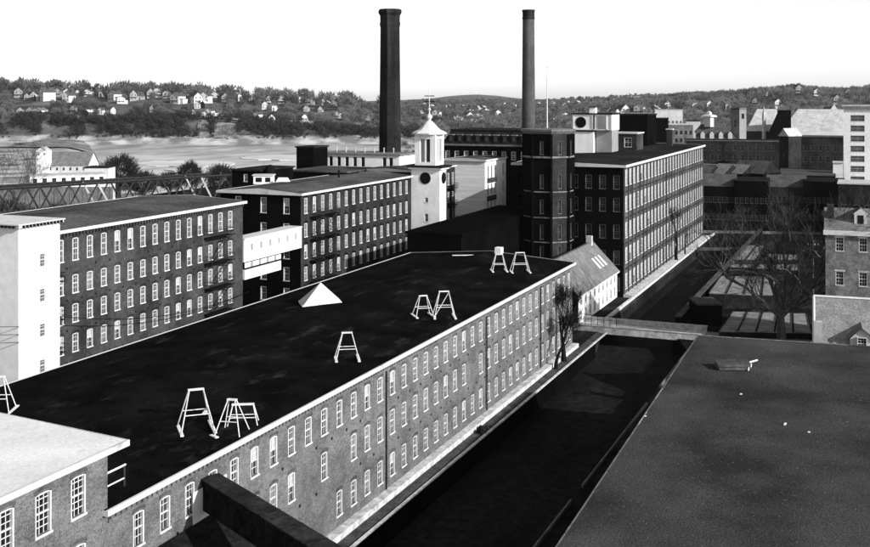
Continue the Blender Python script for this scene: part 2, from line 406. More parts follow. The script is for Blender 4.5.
# sand bars in the river
mb = MB(); sand = mat('sand', .42, .6, .03, rough=1)
for (u0, u1, v) in ((135, 235, 163), (240, 330, 157), (170, 300, 170)):
    d = (H + 3.6)*FPX/(v - V0); n = 26; ring = []
    um = (u0 + u1)/2; hw = (u1 - u0)/2
    for k in range(n):
        a = 2*math.pi*k/n; rr = 1 + .25*noise.noise(Vector((k*.7, v, 0)))
        ring.append(P(um + hw*math.cos(a)*rr, d + 32*math.sin(a)*rr, -4.5))
    mb.loft([ring, [Vector((q.x, q.y, 0))*1 + Vector((0, 0, -3.8)) for q in ring]], sand)
kind(mb.build('sand_bars'), 'structure')

# ================================================================== MILL A (long foreground mill)
AY0, AY1, AX0, AX1, AZ = 42.9, 69.0, 52.0, 156.0, 12.2
def mill_a():
    root = thing('brick_mill', (104, 56, 0), 'long low brick mill with flat black tar roof and pale gutter beside the canal', 'mill')
    mb = MB(); cols = [55.0 - AX0 + 2.68*k for k in range(38)]
    skip = {(8, 1), (10, 1), (8, 0), (9, 0), (3, 0), (22, 1)}
    wins = facade(mb, (AX0, AY0), (AX1, AY0), 0, AZ, cols, 1.08, [(1.5, 2.05), (5.45, 2.15), (9.15, 2.1)], M['brick_a'], skip, arch=M['brick_b'])
    wins += facade(mb, (AX1, AY0), (AX1, AY1), 0, AZ, spaced(0, 26.1, 7), 1.2, [(1.5, 2.15), (5.45, 2.25), (9.15, 2.2)], M['brick_a'])
    facade(mb, (AX1, AY1), (AX0, AY1), 0, AZ, [], 1, [], M['brick_a']); facade(mb, (AX0, AY1), (AX0, AY0), 0, AZ, [], 1, [], M['brick_a'])
    anchors(mb, AX0 + 1.6, AX1, AY0, (4.6, 8.4), 2.68, M['black'])
    for x in (91.3, 118.2, 139.6): mb.box(x - .03, x + .03, AY0 - .05, AY0 - .004, .9, AZ - .6, M['brick_b'])
    mb.build('wall', root)
    cb = MB()
    cb.box(AX0, AX1 + .1, AY0 - .18, AY0 - .003, AZ - .55, AZ - .003, M['brick_a'])
    x = AX0
    while x < AX1: cb.box(x, x + .22, AY0 - .32, AY0 - .183, AZ - .3, AZ - .004, M['brick_a']); x += .5
    cb.build('cornice', root)
    low_roof(root, AX0, AX1, AY0, AY1, AZ, 1.0, .45, M['tar'], M['fascia'], th=.3)
    install(root, wins, 'sash', 100, ('blind', .45))
    mb = MB(); mb.box(AX0, AX1 + .3, AY0 - .9, AY0 - .004, 0, .55, M['granite']); mb.build('plinth', root)
    for x in (91.0, 118.5, 139.9): downpipe(root, x, AY0, .6, AZ - .6)
    # vent pipes and litter on the roof
    return root
mill_a()
# raised near block N
def mill_n():
    z = 16.1
    root = thing('brick_mill', (40, 55, 0), 'near brick block with brilliant pale roof at lower left corner', 'mill')
    mb = MB(); x0, x1 = 12.0, 52.0
    cols = [x - x0 for x in (15.9, 18.7, 21.5, 24.3, 27.1, 29.9, 32.7, 35.5, 38.3, 41.1, 43.9, 46.7, 49.5)]
    rows = [(1.5, 2.15), (5.45, 2.25), (9.15, 2.1), (12.95, 2.3)]
    wins = facade(mb, (x0, AY0 - .05), (x1, AY0 - .05), 0, z, cols, 1.25, rows, M['brick_a'], arch=M['brick_b'])
    wins += []
    facade(mb, (x1, AY0 - .05), (x1, AY1), 0, z, [], 1, [], M['brick_a'])
    facade(mb, (x1, AY1), (x0, AY1), 0, z, [], 1, [], M['brick_a']); facade(mb, (x0, AY1), (x0, AY0 - .05), 0, z, [], 1, [], M['brick_a'])
    mb.build('wall', root)
    low_roof(root, x0, x1, AY0 - .05, AY1, z, .7, .9, M['wroof'], M['fascia'], th=.3)
    install(root, wins, 'near')
    # iron pipe and hoist rail by the corner over the lower roof
    mb = MB(); b = M['iron']
    mb.bar((52.1, 43.6, 14.2), (54.6, 43.6, 14.2), .07, m=M['wood']); mb.bar((54.5, 43.6, 14.2), (54.5, 43.6, 12.9), .07, m=b)
    mb.bar((52.1, 43.6, 13.4), (54.5, 43.6, 13.4), .05, m=M['wood']); mb.build('pipe_rail', root)
mill_n()
# ================================================================== trestles on the roof
def trestle_parts(root, h, wb, wt, dep, sled, brace):
    """ladder-like trestle: two trapezoid side frames spread front to back"""
    w = M['wood']; q = .044
    for sy in (-1, 1):
        yb, yt = sy*dep/2, sy*.12
        for sx in (-1, 1):
            mb = MB(); mb.bar((sx*wb/2, yb, .12), (sx*wt/2, yt, h), q, m=w); mb.build('leg', root, off=(0, 0, 0))
        mb = MB(); t = .42; mb.bar((-(wb + (wt-wb)*t)/2, yb + (yt-yb)*t, h*t), ((wb + (wt-wb)*t)/2, yb + (yt-yb)*t, h*t), q*.85, m=w); mb.build('crossbar', root, off=(0, 0, 0))
    mb = MB(); mb.box(-wt/2 - .08, wt/2 + .08, -.14, .14, h - .05, h + .05, w); mb.build('top_rail', root, off=(0, 0, 0))
    if brace:
        mb = MB(); mb.bar((-wb/2*.9, -dep/2*.9, .4), (wt/2, -.1, h*.95), q*.8, m=w); mb.build('brace', root, off=(0, 0, 0))
    if sled:
        for sx in (-1, 1):
            mb = MB(); mb.box(sx*wb/2 - .12, sx*wb/2 + .12, -dep/2 - .45, dep/2 + .45, 0, .12, w); mb.build('runner', root, off=(0, 0, 0))
def trestle(u, v, h, wb, wt, dep, rot, label, sled=True, brace=False):
    p = PZ(u, v, 12.9)
    t = (p.y - AY0 + .45)/13.5; t = min(t, 2 - t); z = 12.5 + t*1.0 + .01
    p = PZ(u, v, z)
    root = thing('trestle', (p.x, p.y, z), label, 'trestle', 'pale timber trestles on the black roof')
    trestle_parts(root, h, wb, wt, dep, sled, brace); root.rotation_euler.z = rot
    return root
F_ROT = -R(67.4)
trestle(196, 429, 2.9, 2.35, 1.0, 2.2, F_ROT + .35, 'tall pale timber trestle on sled runners, left one of the pair nearest the white roof', brace=False)
trestle(232, 434, 2.5, 1.9, .55, 1.9, F_ROT - .2, 'narrow topped timber trestle without runners, in the middle of the nearest cluster', sled=False)
trestle(243, 425, 1.55, 2.2, 1.5, 1.3, F_ROT + .1, 'low wide timber trestle standing behind the narrow topped one', sled=False)
trestle(347, 359, 2.45, 2.1, .85, 1.8, F_ROT + .15, 'lone pale timber trestle in the middle of the black roof')
trestle(423, 316, 2.25, 2.0, .8, 1.6, F_ROT + .3, 'small trestle standing left of the cross-braced one on the black roof')
trestle(444, 317, 2.85, 2.3, 1.0, 2.0, F_ROT + .1, 'tall trestle with a diagonal brace near the roof edge', brace=True)
trestle(499, 271, 2.3, 2.0, .9, 1.6, F_ROT + .1, 'distant trestle with a white box on its top, near the far roof end')
trestle(520, 272, 2.7, 2.5, 1.15, 1.8, F_ROT + .1, 'rightmost trestle at the far end of the black roof', brace=False)
trestle(-3, 412, 2.7, 2.3, 1.0, 1.9, F_ROT + .1, 'trestle cut off by the left edge of the picture')
p = PZ(499, 271, 13.3); mb = MB(); mb.box(p.x - .5, p.x + .5, p.y - .45, p.y + .45, 15.72, 16.55, M['white_b'])
tag(mb.build('crate', off=(p.x, p.y, 15.72)), 'white box sitting on top of the distant trestle', 'box')
# scattered boards
for (u, v, L_, a, lab) in ((205, 413, 1.0, .4, 'short board lying between the two nearest trestles'), (214, 437, .8, 1.2, 'short pale plank lying in front of the narrow trestle'), (463, 255.5, 3.2, -1.1, 'long pale plank near the far end of the black roof')):
    p = PZ(u, v, 13.2); t = (p.y - AY0 + .45)/13.5; t = min(t, 2 - t); z = 12.5 + t + .06; p = PZ(u, v, z)
    mb = MB(); mb.box(-L_/2, L_/2, -.14, .14, 0, .09, M['wood']); o = mb.build('plank'); o.location = (p.x, p.y, z); o.rotation_euler.z = a
    tag(o, lab, 'plank', 'loose boards on the black roof')
# white hipped skylight housing
p = PZ(321, 303, 13.1)
root = thing('roof_hatch', (p.x, p.y, 13.2), 'bright white tent shaped skylight housing on the black roof', 'skylight')
mb = MB(); hw = M['white']
A_ = [(-2.3, -1.7, 0), (2.4, -1.7, 0), (2.4, 1.7, 0), (-2.3, 1.7, 0)]; Rg = [(-.3, -.5, 2.15), (.1, .9, 2.15)]
mb.face([A_[0], A_[1], Rg[0]], hw); mb.face([A_[1], A_[2], Rg[1], Rg[0]], hw); mb.face([A_[2], A_[3], Rg[1]], hw); mb.face([A_[3], A_[0], Rg[0], Rg[1]], hw)
o = mb.build('hood', root, off=(0, 0, 0)); root.rotation_euler.z = F_ROT + .25
mb = MB(); mb.box(-2.4, 2.5, -1.8, 1.8, -.25, -.004, M['wood']); mb.build('curb', root, off=(0, 0, 0))

# ================================================================== W white stair tower and mill C
def tower_w():
    root = thing('stair_tower', (89, 90, 0), 'plain whitewashed stair tower with small windows at the left edge', 'tower')
    mb = MB(); z = 23.6; x0, x1, y0, y1 = 86.0, 92.0, 82.2, 97.0
    rows = [(b, 1.4) for b in (4.2, 8.0, 11.8, 15.5, 19.2)]
    wins = facade(mb, (x0, y0), (x1, y0), 0, z, [3.4], .95, rows, M['white_b'])
    wins += facade(mb, (x0, y1), (x0, y0), 0, z, [], 1, [], M['white_b'])
    facade(mb, (x1, y0), (x1, y1), 0, z, [], 1, [], M['white_b']); facade(mb, (x1, y1), (x0, y1), 0, z, [], 1, [], M['white_b'])
    mb.build('wall', root); install(root, wins, 'sash')
    mb = MB(); mb.box(x0 - .3, x1 + .3, y0 - .3, y1 + .3, z, z + .3, M['proof']); mb.box(x0 - .42, x1 + .42, y0 - .42, y1 + .42, z + .3, z + .42, M['fascia'])
    for k in range(12): mb.box(x0 + .2 + k*.5, x0 + .42 + k*.5, y0 - .5, y0 - .303, z + .02, z + .26, M['black'])
    for k in range(28): mb.box(x0 - .5, x0 - .303, y0 + .2 + k*.5, y0 + .42 + k*.5, z + .02, z + .26, M['black'])
    mb.build('roof', root)
tower_w()
def mill_c():
    y0, y1, x0, x1, z = 84.6, 103, 94.2 - 2, 131.7, 21.95
    root = thing('brick_mill', (112, 94, 0), 'five storey brick mill with grey felt roof and white sashes beside the white tower', 'mill')
    mb = MB(); cols = [94.8 + 2.41*k - x0 for k in range(15)]
    rows = [(1.6, 2), (5.0, 2), (8.4, 2.0), (11.75, 2.0), (15.05, 2.0), (18.75, 2.45)]
    wins = facade(mb, (x0, y0), (x1, y0), 0, z, cols, 1.0, rows, M['brick_c'], arch=M['brick_d'])
    wins += facade(mb, (x1, y0), (x1, y1), 0, z, spaced(0, 18.4, 4), 1.1, rows, M['brick_c'])
    facade(mb, (x1, y1), (x0, y1), 0, z, [], 1, [], M['brick_c']); facade(mb, (x0, y1), (x0, y0), 0, z, [], 1, [], M['brick_c'])
    anchors(mb, x0 + 1.2, x1, y0, (7.3, 10.9, 14.3, 17.9), 2.41, M['black']); mb.build('wall', root)
    cb = MB(); x = x0
    while x < x1: cb.box(x, x + .25, y0 - .3, y0 - .004, z - .38, z - .004, M['brick_c']); x += .55
    cb.build('cornice', root)
    low_roof(root, x0, x1, y0, y1, z, .6, .45, M['tar_d'], M['fascia'], th=.3)
    vis = [w for w in wins]; vis.sort(key=lambda q: (-q[5], q[0][0])); 
    install(root, wins, 'sash', 100, ('blind', .3))
    rail_steps(root, (122.2, 127.6), y0, [18.1, 14.6, 11.2, 7.8, 4.4]); rail_steps(root, (92.3, 94.2), y0, [16.8, 12.6, 9.0])
    downpipe(root, 94.0, y0, .5, z - .3)
mill_c()
def mill_d():
    y0, y1, x0, x1, z = 84.6, 99.5, 148.3, 190.7, 21.7
    root = thing('brick_mill', (170, 92, 0), 'dark brick mill behind the white footbridges with two fire escapes', 'mill')
    mb = MB(); cols = [149.9 + 2.78*k - x0 for k in range(15)]
    rows = [(1.6, 2), (5.0, 2), (8.2, 2.1), (11.7, 2.1), (15.1, 2.1), (18.8, 2.4)]
    wins = facade(mb, (x0, y0), (x1, y0), 0, z, cols, 1.0, rows, M['brick_d'], arch=M['brick_k'])
    wins += facade(mb, (x0, y1), (x0, y0), 0, z, [3.4, 8.1, 12.3], 1.1, rows, M['brick_k'])  # west wall darker than the south one: its shade is in the brick colour
    facade(mb, (x1, y0), (x1, y1), 0, z, [], 1, [], M['brick_d']); facade(mb, (x1, y1), (x0, y1), 0, z, [], 1, [], M['brick_d'])
    anchors(mb, x0 + 1.3, x1, y0, (7.2, 10.8, 14.3, 17.8), 2.78, M['black']); mb.build('wall', root)
    low_roof(root, x0, x1, y0, y1, z, .6, .5, M['tar_d'], M['fascia'], th=.3)
    wins = [w for w in wins if w[5] >= 1]
    install(root, wins, 'sash', 100, ('blind', .4))
    rail_steps(root, (151, 154.6), y0, [18.0, 14.4, 11.0, 7.6, 4.2]); rail_steps(root, (156, 159.4), y0, [18.0, 14.4, 11.0, 7.6], 'fire_escape')
mill_d()
def mill_d2():
    x0, x1, y0, y1, z = 194.5, 214.6, 84.8, 98, 22.4
    root = thing('brick_mill', (204, 91, 0), 'narrow strip of dark brick mill between the clock tower and the pale blank wall', 'mill')
    mb = MB(); rows = [(8.2, 2.1), (11.7, 2.1), (15.1, 2.1), (18.8, 2.4)]
    wins = facade(mb, (x0, y0), (x1, y0), 0, z, spaced(0, 20.1, 8), 1.1, rows, M['brick_d'])
    facade(mb, (x1, y0), (x1, y1), 0, z, [], 1, [], M['brick_d']); facade(mb, (x1, y1), (x0, y1), 0, z, [], 1, [], M['brick_d']); facade(mb, (x0, y1), (x0, y0), 0, z, [], 1, [], M['brick_d'])
    mb.build('wall', root); low_roof(root, x0, x1, y0, y1, z, .4, .3, M['tar_d'], M['fascia'], th=.25); install(root, wins, 'sash')
    rail_steps(root, (209.5, 213.5), y0, [18.0, 14.4, 11.0])
mill_d2()
# covered footbridges between C and D
def footbridge(x0, x1, z0, z1, y, lab, nwin, wd, rm):
    root = thing('covered_footbridge', ((x0+x1)/2, y, z0), lab, 'footbridge', 'white covered footbridges between the two mills')
    mb = MB()
    zr = z1 - .6
    wins = facade(mb, (x0, y - wd), (x1, y - wd), z0, z1, spaced(.8, x1 - x0 - .6, nwin), .5, [(z0 + 1.35, .9)], M['white'], dep=.12)
    facade(mb, (x1, y - wd), (x1, y), z0, z1, [], 1, [], M['white_b']); facade(mb, (x0, y), (x0, y - wd), z0, z1, [], 1, [], M['white_b']); facade(mb, (x1, y), (x0, y), z0, z1, [], 1, [], M['white_b'])
    mb.box(x0, x1, y - wd, y, z0 - .15, z0 - .003, M['white_b']); mb.build('wall', root)
    for q in wins:
        gl = MB(); gl.box(q[0][0] - .24, q[0][0] + .24, q[0][1] + .06, q[0][1] + .1, q[0][2], q[0][2] + .9, M['hg']); gl.build('window', root)
    rf = MB(); rf.prism([(x0 - .0, y - wd - .1), (x1 + .0, y - wd - .1), (x1 + .0, y + .1), (x0 - .0, y + .1)], z1 + .003, z1 + .22, rm); rf.build('roof', root)
footbridge(131.75, 148.25, 13.7, 16.7, 86.8, 'upper white covered footbridge joining the two brick mills', 6, 2.4, M['fascia'])
footbridge(131.75, 141.8, 11.2, 12.5, 85.2, 'lower shorter white gangway stopping before the dark mill wall', 4, .9, M['stone_d'])

# ================================================================== clock tower T1
def clock_tower():
    x0, x1, y0, y1 = 190.8, 194.4, 78.5, 84.5; W = M['white_b']
    root = thing('clock_tower', ((x0+x1)/2, (y0+y1)/2, 0), 'white clock tower with open belfry, curved cap and weathervane', 'tower')
    mb = MB(); z = 23.3
    wins = facade(mb, (x0, y1), (x0, y0), 0, z, [3.2], .8, [(13.3, 1.5), (17.0, .9)], W)
    facade(mb, (x0, y0), (x1, y0), 0, z, [], 1, [], W); facade(mb, (x1, y0), (x1, y1), 0, z, [], 1, [], W); facade(mb, (x1, y1), (x0, y1), 0, z, [], 1, [], W)
    mb.build('wall', root); install(root, wins, 'slit')
    mb = MB(); mb.box(x0 - .5, x1 + .5, y0 - .5, y1 + .4, z + .003, z + .35, W); mb.box(x0 - .75, x1 + .75, y0 - .75, y1 + .6, z + .353, z + .75, M['stone_d']); mb.build('cornice', root)
    # dials
    for (ax) in ('w', 's'):
        d = MB(); ring = MB(); cz = 21.6
        for r, m_, t, tgt in ((1.22, M['trim'], .05, ring), (1.12, M['dial'], .09, d)):
            pts = []
            for k in range(28):
                a = 2*math.pi*k/28
                pts.append((r*math.cos(a), cz + r*math.sin(a)))
            if ax == 'w':
                cy = (y0+y1)/2; tgt.loft([[(x0 - .004, cy + a_, b_) for a_, b_ in pts], [(x0 - t, cy + a_, b_) for a_, b_ in pts]], m_)
            else:
                cx = (x0+x1)/2; tgt.loft([[(cx + a_, y0 - .004, b_) for a_, b_ in pts], [(cx + a_, y0 - t, b_) for a_, b_ in pts]], m_)
        ring.build('dial_rim', root); d.build('clock_face', root)
    # belfry: four corner piers with arched openings
    cx, cy = (x0+x1)/2 + .4, (y0+y1)/2 + .1; hw = 2.15; zb, zt = 24.06, 30.0
    mb = MB(); mb.box(cx - hw, cx + hw, cy - hw, cy + hw, zb, zb + .6, W)
    pr = .55
    for sx in (-1, 1):
        for sy in (-1, 1):
            mb.box(cx + sx*(hw - pr) - (pr), cx + sx*(hw - pr) + pr, cy + sy*(hw - pr) - pr, cy + sy*(hw - pr) + pr, zb + .603, zt, W)
    for sgn in (-1, 1):
        mb.box(cx - .16, cx + .16, cy + sgn*(hw - .3) - .16, cy + sgn*(hw - .3) + .16, zb + .603, zt - .9, W)
        mb.box(cx + sgn*(hw - .3) - .16, cx + sgn*(hw - .3) + .16, cy - .16, cy + .16, zb + .603, zt - .9, W)
        mb.box(cx - hw + 1.103, cx + hw - 1.103, cy + sgn*(hw - .3) - .28, cy + sgn*(hw - .3) + .28, zt - .9, zt, W)
        mb.box(cx + sgn*(hw - .3) - .28, cx + sgn*(hw - .3) + .28, cy - hw + 1.103, cy + hw - 1.103, zt - .9, zt, W)
    mb.box(cx - .8, cx + .8, cy - .8, cy + .8, zb + .603, zt - .01, M['glass2'])
    mb.build('belfry', root)
    mb = MB(); prof = [(3.35, 30.0), (3.4, 30.25), (3.0, 30.5), (2.2, 30.85), (1.6, 31.35), (1.1, 31.95), (.6, 32.45), (.25, 32.7)]
    mb.rev(cx, cy, [(r*1.0, zz) for r, zz in prof], M['wroof'], n=8, rot=math.pi/8); mb.build('roof', root)
    mb = MB(); I = M['black']
    mb.rev(cx, cy, [(.25, 32.7), (.35, 32.9), (.55, 33.2), (.55, 33.5), (.3, 33.8), (.12, 34.0), (.12, 34.5), (.3, 34.7), (.3, 34.9), (.09, 35.1), (.07, 38.6), (.02, 39)], M['trim'], n=10)
    mb.bar((cx - 1, cy + .1, 36.3), (cx + 1, cy - .1, 36.3), .07, m=I); mb.bar((cx - .1, cy - 1, 36.3), (cx + .1, cy + 1, 36.3), .07, m=I)
    for q in ((cx - 1, cy + .1), (cx + 1, cy - .1), (cx - .1, cy - 1), (cx + .1, cy + 1)): mb.rev(q[0], q[1], [(.02, 36.1), (.2, 36.3), (.02, 36.5)], I, n=6)
    mb.bar((cx - .3, cy + .9, 37.4), (cx + .3, cy - .9, 37.4), .09, m=I); mb.build('weathervane', root)
clock_tower()
# F white ended mill
def mill_f():
    x0, x1, y0, y1, z = 235, 262, 85.4, 95.5, 22.3
    root = thing('pale_mill', (248, 90, 0), 'pale sided mill end with blank wall right of the clock tower', 'mill')
    mb = MB()
    facade(mb, (x0, y1), (x0, y0), 0, z, [], 1, [], M['siding'])
    rows = [(6, 2.6), (10.2, 2.6), (14.4, 2.6), (18.3, 2.9)]
    wins = facade(mb, (x0, y0), (x1, y0), 0, z, [2.2, 4.6, 7.2, 13, 16, 19, 22], 1.3, rows, M['white_b'])
    facade(mb, (x1, y0), (x1, y1), 0, z, [], 1, [], M['white_b']); facade(mb, (x1, y1), (x0, y1), 0, z, [], 1, [], M['white_b']); mb.build('wall', root)
    sp = MB()
    for zz in (8.7, 12.9, 17.1): sp.box(x0 + 1.4, x0 + 8, y0 - .06, y0 - .004, zz, zz + 1.2, M['brick_c'])
    sp.build('spandrel', root)
    low_roof(root, x0, x1, y0, y1, z, .4, .4, M['tar_d'], M['fascia'], th=.35); install(root, wins, 'dusty')
mill_f()
# G mansard mill behind
def mill_g():
    X, X2, ya, yb, ze, zt = 250, 268, 60, 102, 25.2, 28.9
    root = thing('mansard_mill', (259, 81, 0), 'dark brick mill with mansard roof and small dormers beyond the clock tower', 'mill')
    mb = MB(); n = 17
    wins = facade(mb, (X, yb), (X, ya), 0, ze, spaced(0, yb - ya, n), 1.15, [(22.0, 1.9)], M['brick_k'])
    facade(mb, (X, ya), (X2, ya), 0, ze, [], 1, [], M['brick_k']); facade(mb, (X2, ya), (X2, yb), 0, ze, [], 1, [], M['brick_k']); facade(mb, (X2, yb), (X, yb), 0, ze, [], 1, [], M['brick_k'])
    mb.build('wall', root); install(root, wins, 'sash')
    mb = MB(); mb.box(X - .5, X2 + .5, ya - .5, yb + .5, ze + .003, ze + .4, M['slate_l'])
    e = .3; r0 = [(X - e, ya - e, ze + .403), (X2 + e, ya - e, ze + .403), (X2 + e, yb + e, ze + .403), (X - e, yb + e, ze + .403)]
    k = 1.6; r1 = [(X + k, ya + k, zt), (X2 - k, ya + k, zt), (X2 - k, yb - k, zt), (X + k, yb - k, zt)]
    mb.loft([r0, r1], M['stone_d']); mb.box(X + k - .3, X2 - k + .3, ya + k - .3, yb - k + .3, zt + .003, zt + .3, M['stone_d']); mb.build('roof', root)
    for y in spaced(ya + 1, yb - 1, 17):
        d = MB(); d.box(X - .15, X + 2, y - .6, y + .6, ze + .9, ze + 2.6, M['stone_d']); d.box(X - .4, X + 2, y - .75, y + .75, ze + 2.603, ze + 2.8, M['slate_l'])
        d.box(X - .19, X - .153, y - .4, y + .4, ze + 1.1, ze + 2.4, M['glass2']); d.build('dormer', root)
mill_g()
# H black yard building
def yard_h():
    root = thing('storehouse', (184, 68, 0), 'low black storehouse in the dark yard before the clock tower', 'building')
    mb = MB(); z0 = 14.9; m = M['dead']
    wins = facade(mb, (161, 72), (161, 62.5), 0, z0, [2.5, 6.5], 1.1, [(3, 2), (7, 2)], m)
    facade(mb, (161, 62.5), (207, 62.5), 0, z0, [], 1, [], m); facade(mb, (207, 62.5), (207, 72), 0, z0, [], 1, [], m); facade(mb, (207, 72), (161, 72), 0, z0, [], 1, [], m)
    mb.build('wall', root); install(root, wins, 'dimmed')
    rf = MB(); rf.box(160.7, 207.3, 62.2, 72.3, z0 + .003, z0 + .4, m); rf.build('roof', root)
yard_h()
# ================================================================== T2 octagonal stair tower
def tower_t2():
    cx, cy = 194.3, 58.0; ap = 4.3; root = thing('stair_tower', (cx, cy, 0), 'tall sooty octagonal brick stair tower with pale belt courses and flagpole', 'tower')
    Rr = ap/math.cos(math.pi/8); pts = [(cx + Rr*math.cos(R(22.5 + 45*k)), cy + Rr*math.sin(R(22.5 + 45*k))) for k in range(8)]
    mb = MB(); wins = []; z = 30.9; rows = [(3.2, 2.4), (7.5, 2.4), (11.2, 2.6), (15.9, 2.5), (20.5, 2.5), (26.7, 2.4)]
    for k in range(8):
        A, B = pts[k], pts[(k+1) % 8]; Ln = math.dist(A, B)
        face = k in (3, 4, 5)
        wins += facade(mb, A, B, 0, z, [Ln/2] if face else [], .7, rows if face else [], M['brick_k'] if k != 4 else M['brick_d'])  # south-west face gets lighter brick as sunlight, the others darker as shade
    mb.build('wall', root); install(root, wins, 'dimmed')
    mb = MB()
    for zz, t, o in ((26.0, .3, .25), (19.7, .18, .08), (15.0, .18, .08), (10.5, .18, .08)):
        mb.rev(cx, cy, [(Rr + .02, zz - .01), (Rr + o, zz), (Rr + o, zz + t), (Rr + .02, zz + t + .01)], M['brick_h'], n=8, rot=R(22.5))
    mb.build('belt_course', root)
    mb = MB(); mb.rev(cx, cy, [(Rr + .05, z - .5), (Rr + .5, z + .003), (Rr + .6, z + .35), (.5, z + .5)], M['slate_l'], n=8, rot=R(22.5)); mb.build('roof', root)
    # corner pilasters
    mb = MB()
    for q in pts: mb.rev(q[0], q[1], [(.28, 0), (.28, z - .55)], M['brick_k'], n=6)
    mb.build('pilaster', root)
    mb = MB(); mb.rev(cx - .2, cy + .2, [(.13, z + .3), (.06, 42.6), (.16, 42.7), (.02, 42.9)], M['trim'], n=8); mb.build('flagpole', root)
tower_t2()
# ================================================================== mill B
def mill_b():
    x0, x1, y0, y1, z = 198.5, 293.0, 44.8, 66, 24.1
    root = thing('brick_mill', (245, 55, 0), 'long five storey brick mill with tall white windows along the far canal', 'mill')
    mb = MB(); rows = [(1.35, 2.8), (6.2, 2.8), (10.9, 2.8), (15.8, 2.8), (20.65, 2.9)]
    n = 27; cols = spaced(.4, x1 - x0 - .4, n)
    wins = facade(mb, (x0, y0), (x1, y0), 0, z, cols, 2.35, rows, M['brick_b'])
    w2 = facade(mb, (x0, y1), (x0, y0), 0, z, spaced(0, 21.2, 8), 1.25, [(b, 2.5) for b in (1.2, 6.1, 10.9, 15.9, 20.1)], M['brick_k'])  # near-black brick on this side only: shade put into the colour
    facade(mb, (x1, y0), (x1, y1), 0, z, [], 1, [], M['brick_b']); facade(mb, (x1, y1), (x0, y1), 0, z, [], 1, [], M['brick_b'])
    mb.build('wall', root)
    bd = MB()
    for zz in (4.9, 9.7, 14.4, 19.3): bd.box(x0, x1, y0 - .12, y0 - .003, zz, zz + .3, M['brick_d'])
    for i in range(n + 1):
        xx = x0 + .4 + (x1 - x0 - .8)*i/n; bd.box(xx - .22, xx + .22, y0 - .2, y0 - .125, .3, z - .05, M['brick_b'])
    bd.build('pilaster', root)
    low_roof(root, x0, x1, y0, y1, z, .35, .6, M['tar_b'], M['fascia'], th=.4)
    w2 = [w for w in w2 if w[0][1] < 56]
    install(root, wins, 'wide', 85, ('dusty', .1)); install(root, w2, 'dimmed', 100)
    mb = MB(); mb.box(x0, x1, y0 - 1.6, y0 - .003, 0, .5, M['granite']); mb.build('plinth', root)
    downpipe(root, 240, y0 - .2, .5, z)
mill_b()
# rooftop structures on B
def roof_box(name, lab, cat, x0, x1, y0, y1, z0, z1, m, top, wins=(), round_=False, over=.25):
    root = thing(name, ((x0+x1)/2, (y0+y1)/2, z0), lab, cat); mb = MB()
    ws = []
    ws += facade(mb, (x0, y1), (x0, y0), z0, z1, [q[0] for q in wins], wins[0][1] if wins else 1, [(z0 + wins[0][2], wins[0][3])] if wins else [], m)
    facade(mb, (x0, y0), (x1, y0), z0, z1, [], 1, [], m); facade(mb, (x1, y0), (x1, y1), z0, z1, [], 1, [], m); facade(mb, (x1, y1), (x0, y1), z0, z1, [], 1, [], m)
    mb.build('wall', root); rb = MB(); rb.box(x0 - over, x1 + over, y0 - over, y1 + over, z1 + .003, z1 + .3, top); rb.build('roof', root)
    if ws: install(root, ws, 'slit')
    return root
roof_box('penthouse', 'white lower penthouse block standing on the long mill roof', 'penthouse', 238, 246, 60.6, 65.6, 24.5, 29.4, M['white_b'], M['stone_d'])
r_ = roof_box('tank_house', 'raised white tank house with round dark window above the mill roof', 'tank house', 238.5, 246, 56.5, 65.6, 29.75, 33.3, M['white_b'], M['stone_d'])
mb = MB(); mb.loft([[(238.5 - t, 63.6 + 1.25*math.cos(a*math.pi/12), 31.5 + 1.25*math.sin(a*math.pi/12)) for a in range(24)] for t in (.004, .08)], M['dial']); mb.build('round_window', r_)
mb = MB(); mb.box(239.5, 245.8, 56.7, 60.3, 24.5, 29.745, M['hg']); mb.build('lower_wall', r_)
mb = MB(); mb.box(238.42, 239.9, 60.2, 61.6, 33.603, 34.9, M['white_b']); mb.box(238.2, 240.1, 60.0, 61.8, 34.903, 35.1, M['stone_d']); mb.build('turret', r_)
mb = MB()
for yy in (56.6, 57.7, 60.9, 65.3): mb.box(238.36, 238.496, yy - .12, yy + .12, 29.75, 33.29, M['trim'])
mb.box(238.36, 238.496, 56.8, 65.1, 29.76, 29.95, M['trim']); mb.build('trim_boards', r_)
mb = MB(); mb.box(238.4, 238.495, 60.4, 60.7, 29.8, 33.2, M['stone_d']); mb.box(238.38, 238.497, 57.8, 59.6, 29.9, 33.0, M['hg']); mb.build('shade_strip_and_panel', r_)  # dark strip painted as the shade of a recess, beside a grey panel
roof_box('penthouse', 'dark brick penthouse with one square window on the long mill roof', 'penthouse', 251, 258, 53.5, 59.2, 24.6, 28.6, M['brick_c'], M['proof'], [(3.6, 1.8, 1.0, 2.1)])
mb = MB(); mb.box(206.4, 207.6, 60.4, 61.8, 24.5, 28.6, M['brick_k']); mb.box(206.2, 207.8, 60.2, 62.0, 28.603, 28.9, M['stone_d']); mb.rev(207, 61.1, [(.35, 28.903), (.35, 29.7)], M['black'], n=8)
tag(mb.build('brick_chimney', off=(207, 61, 24.5)), 'squat black brick chimney on the roof beside the octagonal tower', 'chimney')
roof_box('penthouse', 'dark sided penthouse block at the far end of the long mill roof', 'penthouse', 275, 287, 56, 63.5, 24.6, 32.6, M['brick_k'], M['stone_d'])
mb = MB(); mb.box(280, 281.6, 50.6, 52, 24.55, 28.8, M['brick_c']); mb.box(279.8, 281.8, 50.4, 52.2, 28.803, 29.1, M['granite'])
tag(mb.build('brick_chimney', off=(281, 51, 24.5)), 'brick chimney stub on the far end of the long mill roof', 'chimney')
